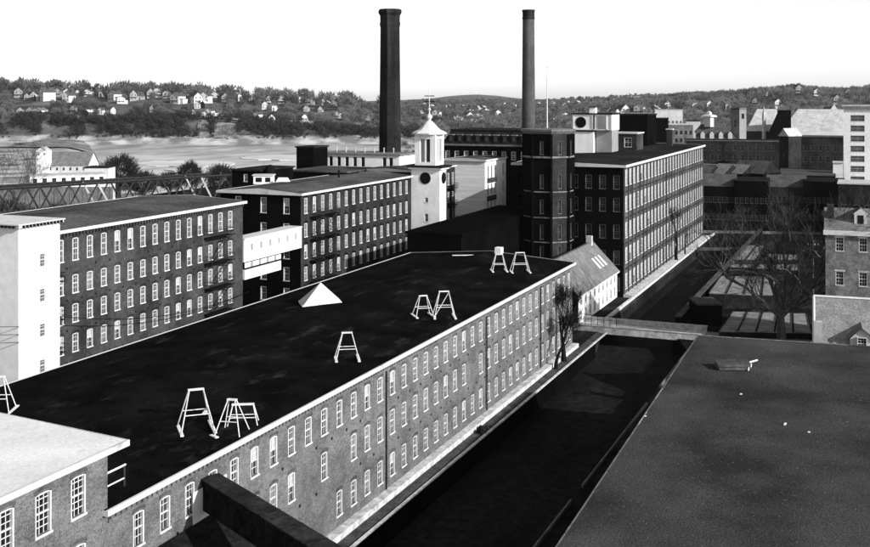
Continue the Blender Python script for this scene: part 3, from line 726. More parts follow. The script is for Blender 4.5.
# ================================================================== gatehouse Q
def gatehouse():
    x0, x1, y0, yr, y1, ze, zr = 171, 198.4, 46, 50.6, 55.2, 5.4, 10.2
    root = thing('gatehouse', (185, 50, 0), 'steep roofed gatehouse with grey slates at the canal bridge', 'gatehouse')
    mb = MB(); wins = facade(mb, (x0, y0), (x1, y0), 0, ze, spaced(.3, x1 - x0 - .3, 9), 1.3, [(.5, 1.7), (3.0, 1.7)], M['white_b'])
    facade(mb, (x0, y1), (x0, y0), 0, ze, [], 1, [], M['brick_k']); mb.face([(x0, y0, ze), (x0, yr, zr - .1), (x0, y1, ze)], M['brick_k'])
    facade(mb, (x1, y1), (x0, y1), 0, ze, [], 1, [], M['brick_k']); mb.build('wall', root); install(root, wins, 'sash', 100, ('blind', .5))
    rf = MB(); o = .5; k = (zr - ze)/(yr - y0)
    for sgn, ye in ((-1, y0), (1, y1)):
        a = [(x0 - .6, ye + sgn*o, ze - k*o), (x1, ye + sgn*o, ze - k*o), (x1, yr, zr), (x0 - .6, yr, zr)]
        rf.face(a, M['slate_l']); rf.face([(x, y, zz - .25) for x, y, zz in a], M['wood_d'])
        rf.face([a[0], a[3], (a[3][0], a[3][1], zr - .25), (a[0][0], a[0][1], a[0][2] - .25)], M['trim']); rf.face([a[0], a[1], (a[1][0], a[1][1], a[1][2] - .25), (a[0][0], a[0][1], a[0][2] - .25)], M['trim'])
    rf.box(x0 - .6, x1, yr - .15, yr + .15, zr - .02, zr + .12, M['slate']); rf.build('roof', root)
    sk = MB(); 
    for i in range(3):
        xa = 189.5 + 2.2*i; ya, yb = y0 + 1.0, y0 + 2.6
        sk.face([(xa, ya, ze + k*1.0 + .06), (xa + 1.1, ya, ze + k*1.0 + .06), (xa + 1.1, yb, ze + k*2.6 + .06), (xa, yb, ze + k*2.6 + .06)], M['trim'])
    sk.build('skylight', root)
    ch = MB(); ch.box(195, 196, 50, 51, zr - .5, zr + 1.3, M['proof']); ch.build('chimney', root)
gatehouse()
# ================================================================== canal bridge, walls, walkway
root = thing('canal_bridge', (171, 33, 0), 'narrow pale road bridge crossing the canal by the gatehouse', 'bridge')
mb = MB(); mb.box(167.6, 174.4, 26, 45.9, -.25, .15, M['granite']); mb.box(168, 174, 4, 26, .02, .1, mat('paving', .25, .4, .5)); mb.build('deck', root)
for x in (167.6, 174.1):
    mb = MB(); mb.box(x, x + .3, 26, 45.9, .153, .85, M['granite']); mb.box(x - .06, x + .36, 25.9, 45.9, .853, .98, M['proof']); mb.build('parapet', root)
mb = MB()
for k in range(7): mb.bar((167.7, 39 + k, .98), (167.7, 39 + k, 2.6), .04, m=M['black'])
for zz in (1.9, 2.6): mb.bar((167.7, 39, zz), (167.7, 45, zz), .035, m=M['black'])
mb.build('railing', root)
mb = MB(); mb.box(-20, 160, 40.38, 40.47, -4.5, -.01, M['dead']); kind(mb.build('canal_shade_sheet'), 'structure')  # near-black sheet laid over the canal wall as painted shade
mb = MB(); mb.box(-20, 167.5, 40.3, 40.6, .0, .14, M['granite'])
o = mb.build('kerb'); kind(o, 'structure')
mb = MB()
for (a, b) in ((-20, 96), (100, 130), (138, 160)): mb.box(a, b, 26.42, 26.6, .004, .3, M['slate_l'])
tag(mb.build('canal_wall', off=(70, 26.4, 0)), 'low stone coping along the shaded near bank of the canal', 'wall')
mb = MB(); mb.box(-20, 167, 40.9, 41.95, .004, .03, mat('walkway_boards', .05, .12, .7, fine=.3, fscale=3)); kind(mb.build('path'), 'structure')
mb = MB(); mb.box(174.6, 300, 42.6, 43.0, .0, .5, M['granite']); mb.box(174.6, 300, 30.2, 31.0, 0, 1.9, M['dead']); mb.box(174.6, 300, 30.1, 31.1, 1.903, 2.05, M['slate'])
tag(mb.build('canal_wall', off=(237, 37, 0)), 'dark parapet wall with lit coping beyond the bridge on the canal side', 'wall')
# rubble and plank by the wall foot
for (x, lab) in ((113, 'dark stump and rubble on the walkway against the long mill wall'),):
    mb = MB()
    for k in range(14):
        a = random.uniform(-1.6, 1.6); b = random.uniform(-.5, .4); h = random.uniform(.15, .7)
        mb.rev(x + a, 41.3 + b, [(.3, .03), (.25, h*.7), (.05, h)], M['stone_d'], n=6, rot=a)
    tag(mb.build('rubble_heap', off=(x, 41.3, 0)), lab, 'rubble')
# ================================================================== covered bridge in the foreground
def fore_bridge():
    zt, zb = 11.1, 8.95
    def un(u, v, z): return PZ(u, v, z)
    a0 = un(206, 481, zt); a1 = un(221, 475.5, zt); b1 = un(340, 547, zt); D = (b1 - a1); D.z = 0; Ln0 = D.length; D.normalize(); W_ = (a0 - a1); W_.z = 0
    W_ = W_ - D*W_.dot(D); w = W_.length; W_.normalize(); A = Vector((a1.x, a1.y, 0))
    # run the gangway back until it meets the mill wall
    A = A + D*((AY0 - .36 - A.y)/D.y) if A.y < AY0 - .36 else A
    root = thing('covered_gangway', (A.x, A.y, 0), 'dark flat roofed gangway crossing the canal to the long mill in the foreground', 'gangway')
    Ln = 22.0
    def pt(t, q, z): p = A + D*t + W_*q; return (p.x, p.y, z)
    wd = mat('gangway_cladding', .012, .03, 1.0, fine=.3, fscale=4, spec=.05); rm = mat('gangway_roof', .02, .05, .4, fine=.35, fscale=3, spec=.05)
    mb = MB(); mb.loft([[pt(0, 0, zb), pt(Ln, 0, zb), pt(Ln, w, zb), pt(0, w, zb)], [pt(0, 0, zt - .12), pt(Ln, 0, zt - .12), pt(Ln, w, zt - .12), pt(0, w, zt - .12)]], wd); mb.build('wall', root)
    mb = MB(); mb.loft([[pt(0, -.12, zt - .117), pt(Ln, -.12, zt - .117), pt(Ln, w + .12, zt - .117), pt(0, w + .12, zt - .117)], [pt(0, -.12, zt), pt(Ln, -.12, zt), pt(Ln, w + .12, zt), pt(0, w + .12, zt)]], rm)
    for k in range(1, 8): mb.loft([[pt(k*2.8, -.1, z), pt(k*2.8 + .09, -.1, z), pt(k*2.8 + .09, w + .1, z), pt(k*2.8, w + .1, z)] for z in (zt + .003, zt + .05)], wd)
    mb.build('roof', root)
    for t_ in (15,):
        mb = MB(); q = A + D*t_ + W_*(w/2); mb.box(q.x - .14, q.x + .14, q.y - .14, q.y + .14, -4, zb - .003, M['iron']); mb.build('post', root)
    xa, xb = 60.6, 64.6
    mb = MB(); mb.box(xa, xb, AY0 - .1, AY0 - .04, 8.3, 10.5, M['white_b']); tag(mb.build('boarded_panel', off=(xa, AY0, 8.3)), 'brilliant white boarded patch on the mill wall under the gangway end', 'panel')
    sh = thing('lean_to', (54, 40, 0), 'dark sloping shed roof against the mill wall below the gangway', 'shed')
    b = MB(); m2 = mat('shed_roof', .012, .03, .5, fine=.4, fscale=3, spec=.05); X1 = 63.2; X0 = 36
    r0 = [(X0, AY0 - .15, 8.4), (X1, AY0 - .15, 8.4), (X1, 34.5, 6.2), (X0, 34.5, 6.2)]
    b.face(r0, m2); b.face([(x_, y_, z_ - .3) for x_, y_, z_ in r0], m2); b.face([r0[1], r0[2], (X1, 34.5, 5.9), (X1, AY0 - .15, 8.1)], M['stone_d']); b.face([r0[3], r0[2], (X1, 34.5, 5.9), (X0, 34.5, 5.9)], M['stone_d']); b.build('roof', sh)
    b = MB(); b.box(X0 + .4, X1 - .4, 34.9, AY0 - .2, -4, 5.8, M['dead']); b.build('wall', sh)
fore_bridge()
# ================================================================== E roof (right foreground)
def build_e():
    root = thing('gravel_roofed_mill', (90, 5, 0), 'near building with broad dark gravel roof at the lower right', 'building')
    e0 = PZ(697.8, 335.8, 10); e1 = PZ(556.6, 547, 10); d = (e1 - e0); e2 = e0 + d*1.6
    f0 = PZ(870, 347, 10); g = (f0 - e0); f1 = e0 + g*2.6
    poly = [e2, e0 + (e2 - e0)*1.0 + (f1 - e0), f1, e0]
    base = [(p.x, p.y) for p in poly]
    mb = MB(); mb.prism(base, 0, 9.6, M['brick_c']); mb.build('wall', root)
    rf = MB(); k = rf.mi(M['gravel']); n1, n2 = 40, 40
    for i in range(n1 + 1):
        for j in range(n2 + 1):
            q = e0 + (e2 - e0)*(i/n1) + (f1 - e0)*(j/n2)
            edge = min(i, n1 - i, j, n2 - j)
            z = 10 + (.05*noise.noise(Vector((q.x*.15, q.y*.15, 0))) if edge > 1 else 0)
            rf.v.append((q.x, q.y, z))
    for i in range(n1):
        for j in range(n2):
            q = i*(n2+1) + j; rf.f.append((q, q+1, q+n2+2, q+n2+1)); rf.m.append(k)
    rf.build('roof', root)
    cn = MB(); o = .25
    cc = (poly[0] + poly[2])/2
    big = [((p.x - cc.x)*1.004 + cc.x, (p.y - cc.y)*1.006 + cc.y) for p in poly]
    cn.prism(big, 9.603, 9.94, M['slate']); cn.build('cornice', root)
    for A_, B_ in ((e0, e2), (e0, f1)):
        q = (B_ - A_).normalized(); n_ = Vector((-q.y, q.x, 0)); g_ = MB(); L_ = (B_ - A_).length; k_ = 0.0
        while k_ < L_ - 4: g_.bar(A_ + q*(k_ + .02) + Vector((0, 0, .05)), A_ + q*(k_ + 3.9) + Vector((0, 0, .05 + random.uniform(-.02, .02))), .07, m=M['slate'] if random.random() < .7 else M['slate_l']); k_ += 4
        g_.build('gravel_stop', root)
    # lifted roof hatch
    p = PZ(733, 368, 10.05); ht = thing('roof_hatch', (p.x, p.y, 10.06), 'low grey hatch with a light broken edge on the gravel roof', 'hatch')
    b = MB(); b.box(-1.6, 1.6, -.9, .9, 0, .32, M['slate']); b.build('curb', ht, off=(0, 0, 0))
    b = MB(); b.face([(-1.7, -1, .34), (1.5, -1, .34), (1.7, 1, .7), (-1.5, 1, .62)], M['tar_d']); b.bar((1.5, -1, .34), (1.75, -.2, .45), .07, m=M['wood']); b.bar((1.7, .2, .5), (2.7, .9, .55), .09, m=M['wood']); b.bar((1.3, -.9, .3), (1.2, -1.1, 0), .08, m=M['wood']); b.build('lid', ht, off=(0, 0, 0))
    ht.rotation_euler.z = F_ROT
    for i, (u, v, lab) in enumerate(((741, 394, 'small pale scrap lying below the hatch on the gravel roof'), (785, 424, 'longer pale scrap in the middle of the gravel roof'), (809, 432, 'tiny pale scrap at the right of the gravel roof'), (645, 416, 'tiny pale chip near the left edge of the gravel roof'))):
        p = PZ(u, v, 10.05); b = MB(); L_ = (.3, .6, .2, .2)[i]; b.loft([[(-L_/2, -.08, 0), (L_/2, -.1, 0), (L_/2, .07, 0), (-L_/2, .1, 0)], [(-L_/2, -.08, .05), (L_/2, -.1, .04), (L_/2, .07, .06), (-L_/2, .1, .04)]], M['siding'])
        o_ = b.build('scrap'); o_.location = (p.x, p.y, 10.02); tag(o_, lab, 'scrap', 'scraps on the gravel roof')
build_e()
# ================================================================== chimneys
def chimney1():
    p = P(390, 236); root = thing('factory_chimney', (p.x, p.y, 0), 'tall dark octagonal brick factory chimney with flared top', 'chimney')
    mb = MB(); r = 2.3
    mb.rev(p.x, p.y, [(r + .45, 0), (r + .2, 24), (r, 40), (r - .12, 52.5)], M['shaft'], n=8, rot=R(10)); mb.build('shaft', root)
    mb = MB(); zt = 56.4
    mb.rev(p.x, p.y, [(r - .1, 52.5), (r + .02, 53.0), (r + .02, 53.5), (r - .08, 53.6), (r - .05, 55.0), (r + .32, 55.6), (r + .32, 56.1), (r + .1, zt), (r - .6, zt)], M['shaft'], n=8, rot=R(10))
    mb.build('cap', root)
def chimney2():
    p = P(528.5, 300); root = thing('factory_chimney', (p.x, p.y, 0), 'slender round grey factory chimney behind the octagonal tower', 'chimney')
    mb = MB(); zt = 61.5
    mb.rev(p.x, p.y, [(1.95, 0), (1.85, 28), (1.66, 58.8)], M['shaft2'], n=24); mb.build('shaft', root)
    mb = MB(); mb.rev(p.x, p.y, [(1.68, 58.8), (1.76, 59.2), (1.68, 59.6), (1.68, 60.8), (1.78, 61.1), (1.78, zt), (1.2, zt)], M['shaft'], n=24); mb.build('cap', root)
chimney1(); chimney2()
# ================================================================== buildings behind D
def clerestory():
    X, X2, ya, yb, z0, z1 = 205, 215, 93.5, 113.4, 0, 24.9
    root = thing('engine_house', (210, 103, 0), 'long white topped engine house with dark windows at the foot of the chimney', 'building')
    mb = MB(); cols = []
    for u in (323, 331, 339, 347, 355, 363, 384.5, 391):
        t = (u - U0)/FPX; y = (X*s - t*X*c)/(c + t*s); cols.append(yb - y)
    wins = facade(mb, (X, yb), (X, ya), 22.0, z1, [cols[k] for k in range(6)] + cols[6:7] + cols[7:8], .85, [(22.5, 2.0)], M['white_b'])
    facade(mb, (X, yb), (X, ya), z0, 21.997, [], 1, [], M['brick_k']); facade(mb, (X, ya), (X2, ya), 0, z1, [], 1, [], M['white_b']); facade(mb, (X2, ya), (X2, yb), 0, z1, [], 1, [], M['brick_k']); facade(mb, (X2, yb), (X, yb), 0, z1, [], 1, [], M['brick_k'])
    mb.build('wall', root)
    for q in wins:
        gl = MB(); gl.box(q[0][0] + .12, q[0][0] + .16, q[0][1] - .4, q[0][1] + .4, q[0][2], q[0][2] + 2.0, M['glass']); gl.build('window', root)
    rb = MB(); rb.box(X - .3, X2 + .3, ya - .3, yb + .3, z1 + .003, z1 + .35, M['slate_l']); rb.build('roof', root)
    for y in spaced(ya + 2, yb - 2, 7):
        v = MB(); v.rev(209, y, [(.12, z1 + .3), (.12, z1 + 1.2), (.22, z1 + 1.25), (.05, z1 + 1.5)], M['proof'], n=6); v.build('vent_pipe', root)
clerestory()
roof_box('hoist_house', 'black box shaped hoist house left of the white topped engine house', 'building', 198, 204.3, 110, 114, 0, 26.6, M['brick_k'], M['stone_d'])
roof_box('shed', 'dark shed with one white shutter behind the mill roof', 'shed', 170, 182, 105.5, 111.5, 0, 23.6, M['brick_k'], M['stone_d'], [(2.9, .8, 21.7, 1.3)])
def small_roof_items():
    z = 22.6
    p = P(264, 192); r = thing('roof_monitor', (p.x, p.y, 22), 'small white roof monitor with two dark openings on the grey felt roof', 'roof monitor')
    mb = MB(); mb.box(-1.7, 1.7, -1.1, 1.1, -.2, 1.25, M['white_b']); mb.build('wall', r, off=(0, 0, 0)); g = MB(); g.box(-1.3, -.2, -1.14, -1.104, .15, .95, M['glass']); g.box(.4, 1.3, -1.14, -1.104, .15, .95, M['glass']); g.build('window', r, off=(0, 0, 0))
    g = MB(); g.box(-1.9, 1.9, -1.3, 1.3, 1.253, 1.45, M['proof']); g.build('roof', r, off=(0, 0, 0)); r.rotation_euler.z = F_ROT
    p = P(270, 198); r = thing('water_tank', (p.x, p.y, 22), 'round black tank on short legs on the mill roof', 'tank')
    mb = MB(); mb.rev(0, 0, [(.85, 1.2), (.85, 2.3), (.5, 2.7), (.05, 2.8)], M['black'], n=14); mb.build('drum', r, off=(0, 0, 0)); mb = MB()
    for a in range(4): mb.bar((.6*math.cos(a*1.57), .6*math.sin(a*1.57), -.2), (.6*math.cos(a*1.57), .6*math.sin(a*1.57), 1.2), .08, m=M['black'])
    mb.build('leg', r, off=(0, 0, 0))
    p = P(283, 190); mb = MB(); mb.loft([[(-1.2, -.5, 0), (1.2, -.5, 0), (1.2, .5, 0), (-1.2, .5, 0)], [(-.8, -.3, .7), (.8, -.3, .7), (.8, .3, .7), (-.8, .3, .7)]], M['white_b']); o = mb.build('skylight'); o.location = (p.x, p.y, 22.3); o.rotation_euler.z = F_ROT; tag(o, 'low white skylight on the grey roof right of the small monitor', 'skylight')
    p = P(339, 196); mb = MB(); mb.rev(0, 0, [(.18, 0), (.18, 1.3), (.3, 1.35), (.05, 1.7)], M['black'], n=8); o = mb.build('vent_pipe'); o.location = (p.x, p.y, 22.3); tag(o, 'thin black vent pipe standing on the dark mill roof', 'vent pipe')
    roof_box('weave_shed', 'long low black shed roof stretching behind the mill roof', 'shed', 186, 200, 96, 108.5, 0, 22.5, M['brick_k'], M['tar_d'])
small_roof_items()
# ================================================================== generic background buildings facing the camera
def front_block(name, lab, cat, u0, u1, d, dep, z1, m, top, cols=0, rows=(), w=1.0, skew=0.0, style='dimmed', th=.3, over=.3, edge=None, z0=0.0):
    a, b = P(u0, d), P(u1, d + skew); LL = (b - a).length; ry = ((a + b)/2).normalized()
    if abs(skew) < .01 and u0 > 600: b = a + Vector((ry.y, -ry.x, 0))*LL
    ax = (b - a).normalized(); nn = Vector((-ax.y, ax.x, 0))
    pa = [a, b, b + nn*dep, a + nn*dep]; root = thing(name, ((a.x+pa[2].x)/2, (a.y+pa[2].y)/2, 0), lab, cat); mb = MB(); L_ = (b - a).length
    wins = facade(mb, a, b, z0, z1, spaced(0, L_, cols) if cols else [], w, rows, m)
    for i in (1, 2, 3): facade(mb, pa[i], pa[(i+1) % 4], z0, z1, [], 1, [], m)
    mb.build('wall', root); ce = (pa[0] + pa[2])/2
    if top:
        rb = MB(); big = [(p.x + (p - ce).normalized().x*over, p.y + (p - ce).normalized().y*over) for p in pa]
        rb.prism(big, z1 + .003, z1 + th, edge or top, top); rb.build('roof', root)
    if wins: install(root, wins, style)
    return root, pa
def gable_roof(root, pa, z1, zr, m, along='x', wallm=None, over=.5, hip=0):
    rf = MB(); a, b, c_, d_ = [Vector((p.x, p.y, z1)) for p in pa]
    if along == 'x':
        r0 = (a + d_)/2; r1 = (b + c_)/2; r0.z = r1.z = zr; r0 = r0 + (r1 - r0)*hip
        e = (b - a).normalized()*(0 if hip else over); rf.face([a - e, b + e, r1 + e, r0 - e], m); rf.face([c_ + e, d_ - e, r0 - e, r1 + e], m)
        tri = ([d_, a, r0], [b, c_, r1])
    else:
        r0 = (a + b)/2; r1 = (c_ + d_)/2; r0.z = r1.z = zr
        e = (d_ - a).normalized()*over; rf.face([a - e, r0 - e, r1 + e, d_ + e], m); rf.face([b - e, c_ + e, r1 + e, r0 - e], m)
        tri = ([a, b, r0], [c_, d_, r1])
    rf.build('roof', root)
    for q in tri: g = MB(); g.face(q, wallm or m); g.build('gable', root)
# dark warehouse with small gables
blk = (('long black warehouse behind the canal end, left part of the dark row', 699, 734, 300, 12.6, M['brick_k'], 8, 'x', 15.6), ('taller black warehouse, second block of the dark row behind the bare tree', 734, 768, 297, 14.2, M['dead'], 7, None, 0), ('dark brick warehouse with low pitched roof, third block of the dark row', 768, 803, 302, 12.2, M['brick_d'], 8, 'x', 15.2), ('black warehouse at the right end of the dark row by the row house', 803, 842, 298, 14.0, M['brick_k'], 9, None, 0))
for lab, u0, u1, d_, z_, m_, nc, gab, zr_ in blk:
    r_, pa = front_block('warehouse', lab, 'warehouse', u0, u1, d_, 13, z_, m_, None if gab else M['tar_b'], nc, [(3.5, 1.5), (8.2, 1.5)], .9, style='darkish')
    if gab: gable_roof(r_, pa, z_, zr_, M['slate'], 'x', m_)
for i, (u0, u1, lab) in enumerate(((709, 722, 'small grey gabled shed roof, first from the left above the black warehouses'), (724, 741, 'second small gabled shed roof above the black warehouses, with a pale slope'), (742, 760, 'third small gabled shed roof above the black warehouses, with a pale slope'), (763, 781, 'fourth and largest small gabled shed roof above the black warehouses'))):
    r_, pa = front_block('shed', lab, 'shed', u0, u1, 320, 11, ZV(174, 320), M['brick_k'], None, skew=7); gable_roof(r_, pa, ZV(174, 320), ZV(165.5 if i < 3 else 162, 320), M['slate'] if i in (0, 3) else M['slate_l'], 'y', M['stone_d'], .05)
front_block('shed', 'flat grey roofed shed right of the small gabled roofs', 'shed', 779, 832, 326, 30, ZV(175, 326), M['brick_k'], M['tar_d'])
front_block('brick_mill', 'plain dark brick mill with two window rows behind the small gables', 'mill', 686, 780, 400, 16, 21.2, M['brick_d'], M['stone_d'], 13, [(7, 1.9), (10.8, 1.9), (14.3, 1.9), (17.9, 1.9)], 1.2, edge=M['slate_l'])
r_, pa = front_block('brick_tower', 'square brick stair tower with pale cap in front of the big pale church roof', 'tower', 779, 788.5, 380, 6, ZV(136, 380), M['brick_d'], M['proof'], 1, [(10, 2), (16, 2)], .9, skew=-4); gable_roof(r_, pa, ZV(136, 380) + .31, ZV(128, 380), M['proof'], 'y', M['proof'], .3)
front_block('brick_mill', 'dark brick mill with long pale board near its top by the white loft', 'mill', 794, 843, 392, 14, ZV(137, 392), M['brick_d'], M['slate'], 7, [(10, 2.0), (14, 2.0), (18, 1.9)], 1.2)
a, b = P(808, 391), P(829, 391); mb = MB(); mb.prism([(a.x, a.y), (b.x, b.y), (b.x + c*.3, b.y + s*.3), (a.x + c*.3, a.y + s*.3)], 21.2, 22.1, M['trim']); tag(mb.build('sign_board', off=(a.x, a.y, 21)), 'long blank white board fixed high on a dark brick mill', 'board')
# white loft with stacked wide windows
def loft():
    d = 340; a, b = P(843.5, d), P(884, d); LL = (b - a).length; ry = a.normalized(); b = a + Vector((ry.y, -ry.x, 0))*LL; ax = (b - a).normalized(); nn = Vector((-ax.y, ax.x, 0)); pa = [a, b, b + nn*20, a + nn*20]
    root = thing('loft_building', ((a.x+b.x)/2, (a.y+b.y)/2, 0), 'tall white loft building with stacked wide windows at the right edge', 'building')
    mb = MB(); z1 = ZV(108, d); rows = [(ZV(v, d), 1.9) for v in (182, 171.5, 161.5, 151.5, 141.3, 131.2, 121)]
    wins = facade(mb, a, b, 0, z1, [(856.5 - 843.5)/FPX*d, 10.9], 4.2, sorted([(1.5, 1.9), (5, 1.9)] + rows), M['white_b'])
    for i in (1, 2, 3): facade(mb, pa[i], pa[(i+1) % 4], 0, z1, [], 1, [], M['white_b'])
    mb.build('wall', root); install(root, wins, 'dusty')
    rb = MB(); k = MB()
    ce = (pa[0] + pa[2])/2
    for o, za, zb in ((.25, z1 + .003, z1 + .5), (.9, z1 + .503, z1 + .9)): rb.prism([(p.x + (p - ce).normalized().x*o, p.y + (p - ce).normalized().y*o) for p in pa], za, zb, M['proof'])
    rb.build('cornice', root)
    for i in range(12):
        k = MB(); q = a + ax*(.3 + i*1.0) - nn*.3; k.box(q.x - .22, q.x + .22, q.y - .22, q.y + .22, z1 - .5, z1 - .003, M['hg']); k.build('bracket', root)
loft()
front_block('shop_block', 'low dark brick block with two pale windows below the white loft', 'building', 838, 885, 285, 14, ZV(184, 285), M['brick_d'], M['proof'], 4, [(9, 1.8), (4, 1.8)], 1.5)
front_block('shed', 'small pale lean-to at the foot of the white loft', 'shed', 833, 842.5, 330, 6, ZV(163, 330), M['siding'], M['proof'])
# churches with pale slate roofs
r_, pa = front_block('church', 'long church with brilliant pale slate roof and stepped wall behind the brick mills', 'church', 781, 846, 470, 24, ZV(131, 470), M['siding'], None, 14, [(18, 1.6)], 1.0); gable_roof(r_, pa, ZV(131, 470), ZV(109, 482), M['proof'], 'x', M['white'], hip=.24)
mb = MB(); q = P(834, 478); mb.rev(q.x, q.y, [(3.4, 27), (3.2, 30.5), (.1, 34.2)], M['proof'], n=4, rot=.9); mb.build('cupola', r_, off=tuple(r_.location))
r_, pa = front_block('church', 'steep roofed church nave with grey white slates beside the dark tower', 'church', 746, 776, 470, 22, ZV(131, 470), M['brick_c'], None, 5, [(17, 2.2)], 1.2); gable_roof(r_, pa, ZV(131, 470), ZV(109, 480), M['proof'], 'x', M['siding'], hip=.35)
mb = MB(); q = P(764, 466); mb.rev(q.x, q.y, [(.9, 0), (.9, 30), (.1, 33)], M['proof'], n=6); mb.build('turret', r_, off=tuple(r_.location))
r_, pa = front_block('hall', 'black block added for the shaded west side of the long church roof', 'hall', 766, 790, 455, 22, ZV(139, 455), M['brick_k'], None); gable_roof(r_, pa, ZV(139, 455), ZV(110, 466), M['dead'], 'x', M['brick_k'], hip=.5)  # added block; its black stands for shade on the church roof
r_, pa = front_block('brick_tower', 'tall dark square brick tower left of the steep church', 'tower', 731, 739, 450, 4, ZV(109, 450), M['brick_c'], M['stone_d'], 1, [(19, 2.5), (25, 3)], 1.2)
front_block('belfry_house', 'small white belfry block beside the dark square tower', 'belfry', 739.5, 746, 452, 4, ZV(109, 452), M['white'], M['proof'], 1, [(28.5, 2)], 1.1, z0=0)
# hip roofed school with white dormers
def school():
    d = 440; root, pa = front_block('school', 'wide building with grey hipped roof and row of white dormers', 'school', 688, 735, d, 18, ZV(139, d), M['brick_c'], None)
    z1 = ZV(139, d); rf = MB(); a, b, c_, d_ = [Vector((p.x, p.y, z1)) for p in pa]; ce = (a + c_)/2; r0 = ce + (a - b).normalized()*4.5; r1 = ce + (b - a).normalized()*4.5; r0.z = r1.z = ZV(124, d + 8)
    rf.face([a, b, r1, r0], M['slate']); rf.face([b, c_, r1], M['slate']); rf.face([c_, d_, r0, r1], M['slate']); rf.face([d_, a, r0], M['slate']); rf.build('roof', root)
    ax = (b - a).normalized(); nn = Vector((-ax.y, ax.x, 0))
    for k in range(5):
        q = a + ax*(2.2 + 3.6*k) + nn*.3; g = MB()
        for dz, hh in ((.2, 2.0),):
            w = .85; p0 = q - ax*w; p1 = q + ax*w; bk = nn*3.5
            g.prism([(p0.x, p0.y), (p1.x, p1.y), (p1.x + bk.x, p1.y + bk.y), (p0.x + bk.x, p0.y + bk.y)], z1 + dz, z1 + dz + hh, M['white'])
            t = Vector((q.x, q.y, z1 + dz + hh + 1)); P0 = Vector((p0.x, p0.y, z1 + dz + hh + .003)); P1 = Vector((p1.x, p1.y, z1 + dz + hh + .003))
            g.face([P0, P1, t], M['white']); g.face([P0, t, t + bk, P0 + bk], M['slate']); g.face([P1, P1 + bk, t + bk, t], M['slate'])
        g.build('dormer', root)
    q = P(709, d + 4); g = MB(); g.rev(q.x, q.y, [(2.0, ZV(127, d)), (2.0, ZV(117, d))], M['white'], n=4, rot=.4); g.rev(q.x, q.y, [(3.4, ZV(117, d) + .01), (3.0, ZV(115.5, d)), (1.1, ZV(114.5, d)), (1.1, ZV(112.5, d)), (.1, ZV(111, d))], M['trim'], n=4, rot=.4); g.build('cupola', root)
school()
front_block('brick_block', 'grey brick block with small windows behind the far end of the long mill', 'building', 655, 692, 420, 16, ZV(125, 420), M['brick_h'], M['proof'], 8, [(20, 1.4), (23, 1.4)], 1.0)
front_block('warehouse', 'tall dark warehouse with pale band beyond the long mill roof', 'warehouse', 626, 652, 400, 16, ZV(114, 400), M['brick_k'], M['hg'])
front_block('warehouse', 'black low block between the warehouse and the grey brick block', 'warehouse', 650, 668, 390, 14, ZV(119, 390), M['brick_k'], M['stone_d'])
front_block('hall', 'long white fronted hall on the skyline above the grey brick block', 'hall', 655, 682, 620, 14, ZV(110, 620), M['white'], M['proof'], 7, [(22, 2)], 1.4, style='dusty')
front_block('storehouse', 'pale low storehouse left of the hipped roof school', 'storehouse', 686, 700, 520, 12, ZV(121, 520), M['white'], M['stone_d'])
# stone wall and street line
mb = MB(); a, b = P(699, 296), P(832, 292); mb.prism([(a.x, a.y), (b.x, b.y), (b.x + c*.5, b.y + s*.5), (a.x + c*.5, a.y + s*.5)], 0, .7, M['slate_l']); tag(mb.build('stone_wall', off=(a.x, a.y, 0)), 'long low pale stone wall in front of the black warehouse', 'wall')
a, b = P(697, 262), P(740, 262); mb = MB(); mb.prism([(a.x, a.y), (b.x, b.y), (b.x + c*.5, b.y + s*.5), (a.x + c*.5, a.y + s*.5)], 0, .7, M['slate']); tag(mb.build('stone_wall', off=(a.x, a.y, 0)), 'short low stone wall by the far canal bank', 'wall')
# ================================================================== loading platforms, right bank
def platform(pts, z, lab, nseam):
    q = [PZ(u, v, z) for u, v in pts]; ce = sum(q, Vector())/len(q)
    root = thing('loading_platform', (ce.x, ce.y, 0), lab, 'platform', 'boarded platforms right of the canal')
    mb = MB(); poly = [(p.x, p.y) for p in q]
    area = sum(poly[i][0]*poly[(i+1) % 4][1] - poly[(i+1) % 4][0]*poly[i][1] for i in range(4))
    if area < 0: poly.reverse()
    mb.prism(poly, 0, z - .12, M['stone_d']); mb.build('base', root)
    mb = MB(); mb.prism(poly, z - .117, z, M['plank']); mb.build('deck', root)
    a, b, c2, d2 = q
    for i in range(nseam + 1):
        t = i/nseam; s0 = a + (b - a)*t; s1 = d2 + (c2 - d2)*t; g = MB(); g.bar((s0.x, s0.y, z + .1), (s1.x, s1.y, z + .1), .13, m=M['stone_d']); g.build('batten', root)
platform([(719, 331), (812, 333), (808, 313.5), (733, 311.5)], 1.1, 'nearest boarded platform with dark battens behind the bare tree', 5)
platform([(709, 293), (780, 296), (778, 277), (721, 276)], 1.6, 'middle boarded platform with dark battens right of the canal', 4)
platform([(729, 266.5), (752, 267), (766, 246), (749, 245)], 1.6, 'far narrow sunlit platform beside the canal parapet', 2)
platform([(757, 268), (800, 270), (799, 255), (768, 254)], 1.6, 'far right boarded platform between bare branches', 3)
def bank_shed():
    a = PZ(697.5, 326, 0); root = thing('bank_shed', (a.x, a.y, 0), 'small dark flat roofed shed at the right end of the canal bridge', 'shed')
    b = P(722, a.x*c + a.y*s); ax = (b - a).normalized(); nn = Vector((-ax.y, ax.x, 0)); pa = [a, b, b + nn*6, a + nn*6]
    mb = MB(); mb.prism([(p.x, p.y) for p in pa], 0, 3.3, M['brick_k']); mb.build('wall', root); mb = MB(); mb.prism([(p.x, p.y) for p in pa], 3.303, 3.6, M['slate']); mb.build('roof', root)
    d = MB(); q = b + nn*.0; d.box(q.x - .04, q.x + .04, q.y + .2, q.y + .4, .2, 2.2, M['wood_d']); d.build('door', root)
bank_shed()
